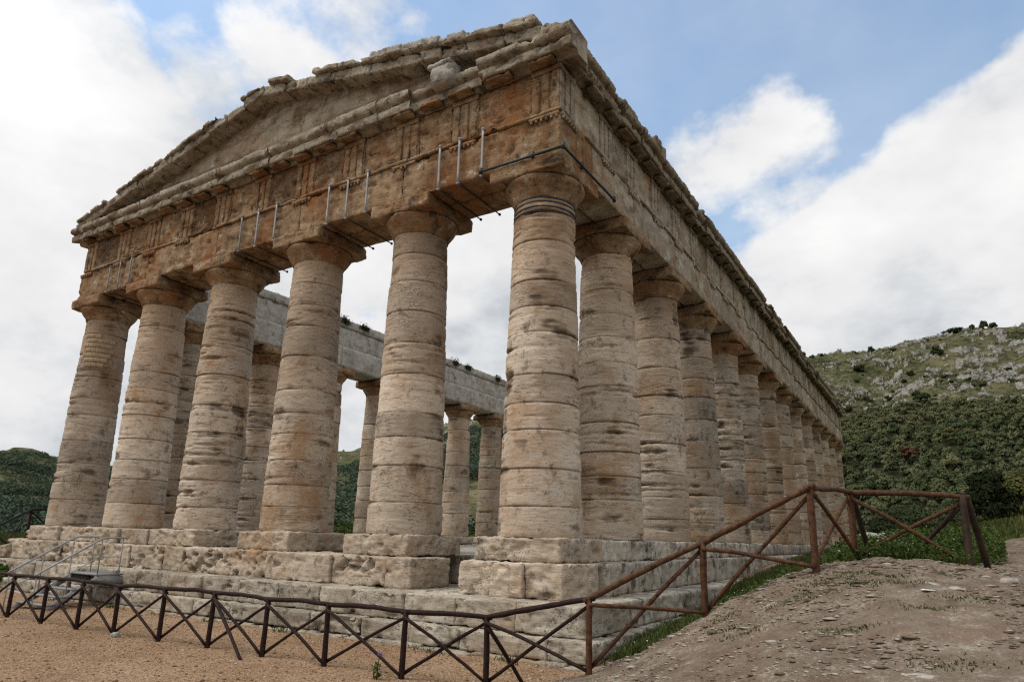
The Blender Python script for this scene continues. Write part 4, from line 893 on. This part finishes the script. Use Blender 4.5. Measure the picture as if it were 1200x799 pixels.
def lobes_round(seed, R, H, z0, k=8):
    r_ = np.random.default_rng(seed); out = [((0, 0, z0+H*.5), R*.7, H*.5/R*.9)]
    for q in range(k):
        a = r_.uniform(0, 6.28); z = z0+H*r_.uniform(.12, .85); rr = R*(.75-.35*abs((z-z0)/H-.45)); out.append(((math.cos(a)*rr*.75, math.sin(a)*rr*.75, z), R*r_.uniform(.32, .55), r_.uniform(.65, .95)))
    return out
def trunk_mb(h, r, seed, lean=.1):
    mb = MB(); r_ = np.random.default_rng(seed); P = np.array([(0, 0, -.3), (lean*.3, 0, h*.4), (lean, .05, h)]); mb.add(*tube(P, [r*1.2, r*.9, r*.55], 7))
    for k in range(4):
        a = r_.uniform(0, 6.28); q = np.array([lean*.6, 0, h*r_.uniform(.5, .85)]); mb.add(*tube(np.array([q, q+np.array([math.cos(a)*h*.22, math.sin(a)*h*.22, h*.22])]), [r*.45, r*.2], 5))
    return mb
# prototypes for the wood on the slope: crown and trunk in one mesh, too small in the picture to show parts
def far_tree_mesh(name, seed, R, H, mat, n=1100, size=.34, tr=1.6):
    mb = MB(); mb.add(*crown(lobes_round(seed, R, H, tr, 9), n, size, seed)); nl = mb.n
    k0 = sum(len(f) for f in mb.F.get(4, [])); mb.add(*tube(np.array([(0, 0, -1.5), (0, 0, tr+H*.4)]), [.22, .14], 6))
    o = mb.build(name, mat); me = o.data; bpy.data.objects.remove(o); me.materials.append(M_BARK)
    idx = np.zeros(len(me.polygons), np.int32); 
    me.polygons.foreach_get('material_index', idx); ls = np.zeros(len(me.polygons), np.int32); me.polygons.foreach_get('loop_start', ls); vi = np.zeros(len(me.loops), np.int32); me.loops.foreach_get('vertex_index', vi)
    idx[vi[ls] >= nl] = 1; me.polygons.foreach_set('material_index', idx); return me
PM = [far_tree_mesh("pine_tree", 200+k, R, H, M_PINE) for k, (R, H) in enumerate([(3.2, 5.6), (2.6, 5.2), (3.6, 5.0), (2.2, 6.0), (3.0, 4.6), (2.5, 4.4)])]
SHM = [far_tree_mesh("hillside_shrub", 230+k, R, H, M_BUSH, 700, .3, .2) for k, (R, H) in enumerate([(2.4, 2.8), (1.8, 2.2), (3.2, 3.0)])]
def place(name, me, x, y, s, label, cat, group=None, sq=1.0, sink=.2, mat=None):
    o = bpy.data.objects.new(name, me); COL.objects.link(o); o.location = (x, y, gz(x, y)-sink); o.rotation_euler = (0, 0, random.uniform(0, 6.28)); o.scale = (s, s, s*sq)
    return tag(o, label, cat, group)
def polar_xy(px, r): a = az_of(px); return CAM[0]+r*math.sin(a), CAM[1]+r*math.cos(a)
r_ = np.random.default_rng(41); used = []
for tries in range(9000):
    px = r_.uniform(935, 1290); t_ = r_.random()**.8; r = 172+t_*155
    edge = 150+165*(1 - .25*max(0, (1000-px)/65)) + 22*float(noise(np.array([[px/45, 3.1, 0]]))[0]) + 10*float(noise(np.array([[px/14, 7.1, 0]]))[0])
    if r > edge: 
        if r_.random() > .04: continue
    x, y = polar_xy(px, r)
    if any((x-a[0])**2+(y-a[1])**2 < 3.4**2 for a in used): continue
    used.append((x, y, r, px))
used.sort(key=lambda q: q[2]+(400 if q[3] > 1230 else 0))
PMS = [(np.array([v.co[:] for v in m_.vertices]), [p_.vertices[:] for p_ in m_.polygons if len(p_.vertices) == 4 and p_.material_index == 0]) for m_ in PM]
rest = MB()
for k, (x, y, r, px) in enumerate(used):
    if k >= 290:
        V_, F_ = PMS[k % 6]; s_ = r_.uniform(.5, .85); a = r_.uniform(0, 6.28); X_ = V_[:, 0]*math.cos(a)-V_[:, 1]*math.sin(a); Y_ = V_[:, 0]*math.sin(a)+V_[:, 1]*math.cos(a)
        F_ = F_[::2]; rest.add(np.stack([x+X_*s_, y+Y_*s_, gz(x, y)-.5+V_[:, 2]*s_], 1), np.array(F_)); continue
    place("pine_tree", PM[int(r_.integers(0, 6))], x, y, r_.uniform(.5, .9), "round crowned dark green pine in the dense wood on the slope right of the temple", "tree", "pines in the wood on the slope", r_.uniform(1.0, 1.45), .8)
if rest.n: tag(rest.build("woodland", M_PINE), kind='stuff')
RM = far_tree_mesh("rust_tree", 251, 2.8, 4.6, M_RUST); YM = far_tree_mesh("pale_tree", 252, 2.4, 5.2, M_YEL)
def place_px(name, me, px, py, r, s, label, cat, group=None, sq=1.0):
    x, y = polar_xy(px, r); return place(name, me, x, y, s, label, cat, group, sq)
def r_at(px, py):
    """distance at which the hillside shows at this pixel"""
    a, e = azel(px, py); R_ = np.arange(110, 1200, 2.0); z = ground_z(CAM[0]+R_*math.sin(a), CAM[1]+R_*math.cos(a)); el = (z-CAM[2])/R_; k = np.argmax(el >= e) if (el >= e).any() else np.argmax(el)
    return R_[k]
def on_hill(name, me, px, py, s, label, cat, group=None, sq=1.0): return place_px(name, me, px, py, r_at(px, py), s, label, cat, group, sq)
on_hill("broadleaf_tree", RM, 1074, 545, 1.0, "only rust coloured tree among the dark pines of the slope", "tree")
on_hill("broadleaf_tree", YM, 1122, 522, .9, "yellowish green tree in the upper part of the pine wood near its middle", "tree")
on_hill("broadleaf_tree", YM, 1010, 535, .8, "yellowish green slim tree in the pine wood just beside the temple's end", "tree", None, 1.3)
# skyline and hillside shrubs
for px, py, s, lab in [(954, 419, 1.0, "round dark bush on the ridge, closest to the end of the temple cornice"), (966, 418, .8, "small dark bush on the ridge, second from the temple cornice"), (978, 416, .7, "low dark bush on the ridge, third from the temple cornice"), (1021, 412, .7, "lone tiny bush on the ridge midway between the temple cornice and the summit"), (1040, 410, 1.2, "wide dark bush on the ridge where the slope begins to steepen")]:
    on_hill("ridge_bush", SHM[0], px, py, s, lab, "bush", "bushes along the ridge")
for px, py, s, sq, lab in [(1138, 385, 1.5, .7, "broad flat topped tree on the summit, leftmost of the summit trees"), (1151, 385, 1.5, .9, "spreading dark tree on the summit beside the leftmost one"), (1168, 384, 1.1, 1.3, "upright dark tree on the summit in the middle of its row"), (1183, 384, 1.5, 1.5, "tallest dark tree of the summit row"), (1196, 383, 1.4, 1.1, "dark summit tree cut by the picture's right edge")]:
    on_hill("ridge_tree", SHM[1 if sq > 1 else 2], px, py, s, lab, "tree", "trees on the summit", sq)
for px, py, s, lab in [(1121, 416, 1.7, "large dark bush alone among rocks high on the hillside under the summit"), (1022, 435, 1.5, "dark round bush alone on open grass halfway up the hillside"), (1085, 437, .9, "small dark bush on the open hillside left of the pale rocks"), (1095, 470, 1.6, "bright edged bush just above the pine wood"), (1082, 487, 1.6, "dark round bush at the top edge of the wood under the pale rocks"), (1103, 485, 1.7, "dark bush at the wood's top edge right beside a pale crag")]:
    on_hill("hillside_shrub", SHM[0], px, py, s, lab, "bush", "bushes on the open hillside")
k = 0
for tries in range(900):
    px = r_.uniform(930, 1290); r = r_.uniform(290, 540); x, y = polar_xy(px, r)
    if fbm(np.array([[x/40, y/40, 0]]), 3, 66)[0] + .9*(1-(r-290)/250) < .42: continue
    place("hillside_shrub", SHM[int(r_.integers(0, 3))], x, y, r_.uniform(.3, .95), "small dark shrub dotted over the rocky grass of the hillside above the wood", "bush", "small shrubs on the hillside"); k += 1
    if k > 120: break
# low scrub dotted over the open hillside: nobody could count it
r_ = np.random.default_rng(47); C = []
PXS = r_.uniform(925, 1290, 9000); RS = r_.uniform(300, 560, 9000); AZ_ = np.array([az_of(q) for q in PXS]); CX_ = CAM[0]+RS*np.sin(AZ_); CY_ = CAM[1]+RS*np.cos(AZ_)
kp = fbm(np.stack([CX_/28, CY_/28, 0*CX_], 1), 3, 91) + .3*r_.normal(0, 1, len(CX_)) > .05; CX_, CY_ = CX_[kp], CY_[kp]
ctr = np.repeat(np.stack([CX_, CY_, ground_z(CX_, CY_)+.25], 1), 12, 0); sz_ = np.repeat(r_.uniform(.35, 1.0, len(CX_)), 12); d = r_.normal(0, 1, ctr.shape); d[:, 2] = np.abs(d[:, 2])*.8; d /= np.linalg.norm(d, axis=1)[:, None]
tag(MB().add(*leaves(ctr+d*sz_[:, None], sz_*.42, 48, .5)).build("scrub", M_SCRUB), kind='stuff')
# far woods on the hill beyond the left side: one mass
r_ = np.random.default_rng(43); C = []
for tries in range(16000):
    px = r_.uniform(-200, 720); t_ = r_.random(); a = az_of(px); R_ = float(ridge(a)[1]); r = 190+(R_-195)*t_; x, y = CAM[0]+r*math.sin(a), CAM[1]+r*math.cos(a)
    v = fbm(np.array([[x/95, y/95, 0]]), 4, 81)[0] + (.95 if t_ < .58 else .95-4.5*(t_-.58)) + (-.12 if px > 330 else 0)
    if v > .38: C.append((x, y, r))
C = np.array(C); z = ground_z(C[:, 0], C[:, 1]); mb = MB(); k = 44
ctr = np.repeat(np.stack([C[:, 0], C[:, 1], z+2.0], 1), k, 0); d = r_.normal(0, 1, ctr.shape); d /= np.linalg.norm(d, axis=1)[:, None]; d[:, 2] = np.abs(d[:, 2])
sc_ = np.repeat(r_.uniform(1.8, 3.6, len(C)), k)[:, None]; mb.add(*leaves(ctr+d*sc_*np.array([1, 1, 1.1]), np.repeat(r_.uniform(.5, .85, len(C)), k), 44, .5))
tag(mb.build("woodland", M_WOODS), kind='stuff')
# nearer trees and bushes, with trunk and crown as parts
def tree(name, px, base_py, D, lobes, n, size, mat, label, cat, th, tr, seed, sc=1.0):
    lobes = [(tuple(sc*q for q in c), r*sc, f) for c, r, f in lobes]; th *= sc
    P = at_dist(px, base_py, D); g = gz(P[0], P[1]); L = (P[0], P[1], g); o = thing(name, L, label, cat)
    MB().add(*crown(lobes, n, size, seed)).build("crown", mat, o); trunk_mb(th, tr, seed).build("trunk", M_BARK, o); return o
tree("dark_tree", 1161, 608, 38, [((0, 0, 1.9), 1.0, 1.2), ((-.75, 0, 1.4), .75, .9), ((.8, .2, 1.5), .75, .9), ((.3, -.2, 2.7), .7, .8), ((-.45, .1, 2.5), .65, .9), ((1.0, 0, .8), .6, .8), ((-.9, 0, .7), .6, .7), ((.1, 0, .7), .9, .8)], 8000, .05, M_EVER, "dense dark evergreen tree standing alone at the crest of the path", "tree", 1.6, .09, 301, .74)
tree("olive_shrub", 1062, 620, 33, [((0, 0, 1.5), 1.6, .85), ((-1.4, 0, 1.1), 1.1, .85), ((1.3, .2, 1.2), 1.2, .8), ((.2, 0, 2.2), 1.0, .7)], 6000, .045, M_PINE, "broad olive green shrub behind the weeds left of the fence's end post", "shrub", 1.2, .08, 302, .55)
tree("olive_shrub", 1108, 606, 44, [((0, 0, 1.3), 1.5, .8), ((-1.3, 0, .9), 1.0, .8), ((1.2, .2, 1.0), 1.1, .8)], 4000, .045, M_PINE, "olive low shrub between the fence's end post and the dark evergreen tree", "shrub", 1.0, .08, 303, .5)
tree("olive_shrub", 1198, 604, 46, [((0, 0, 1.3), 1.2, 1.0), ((-.7, 0, .9), .8, .9), ((.8, 0, 1.0), .9, .9)], 5000, .06, M_YEL, "pale yellowish shrub at the picture's right edge behind the path", "shrub", 1.0, .07, 304, .8)
for k, (px, py, D, s, lab) in enumerate([(405, 626, 46, 1.0, "rounded green bush seen between the second and third front columns"), (396, 628, 48, .8, "smaller green bush touching the rounded one between the second and third columns"), (549, 628, 60, .8, "green bush seen just left of the two rear columns beside the corner column"), (5, 628, 31, .6, "bright green bush at the left edge beside the temple's corner blocks"), (-22, 622, 36, 1.3, "large green bush outside the left edge of the temple corner blocks")]):
    if px < -10: continue
    tree("garden_bush", px, py, D, [((0, 0, .65*s), .85*s, .8), ((-.7*s, .2, .5*s), .65*s, .8), ((.7*s, -.2, .5*s), .65*s, .8), ((.1, .5*s, .6*s), .7*s, .8)], 2400, .06, M_WEED if k != 1 else M_BUSH, lab, "bush", .5*s, .05, 320+k)
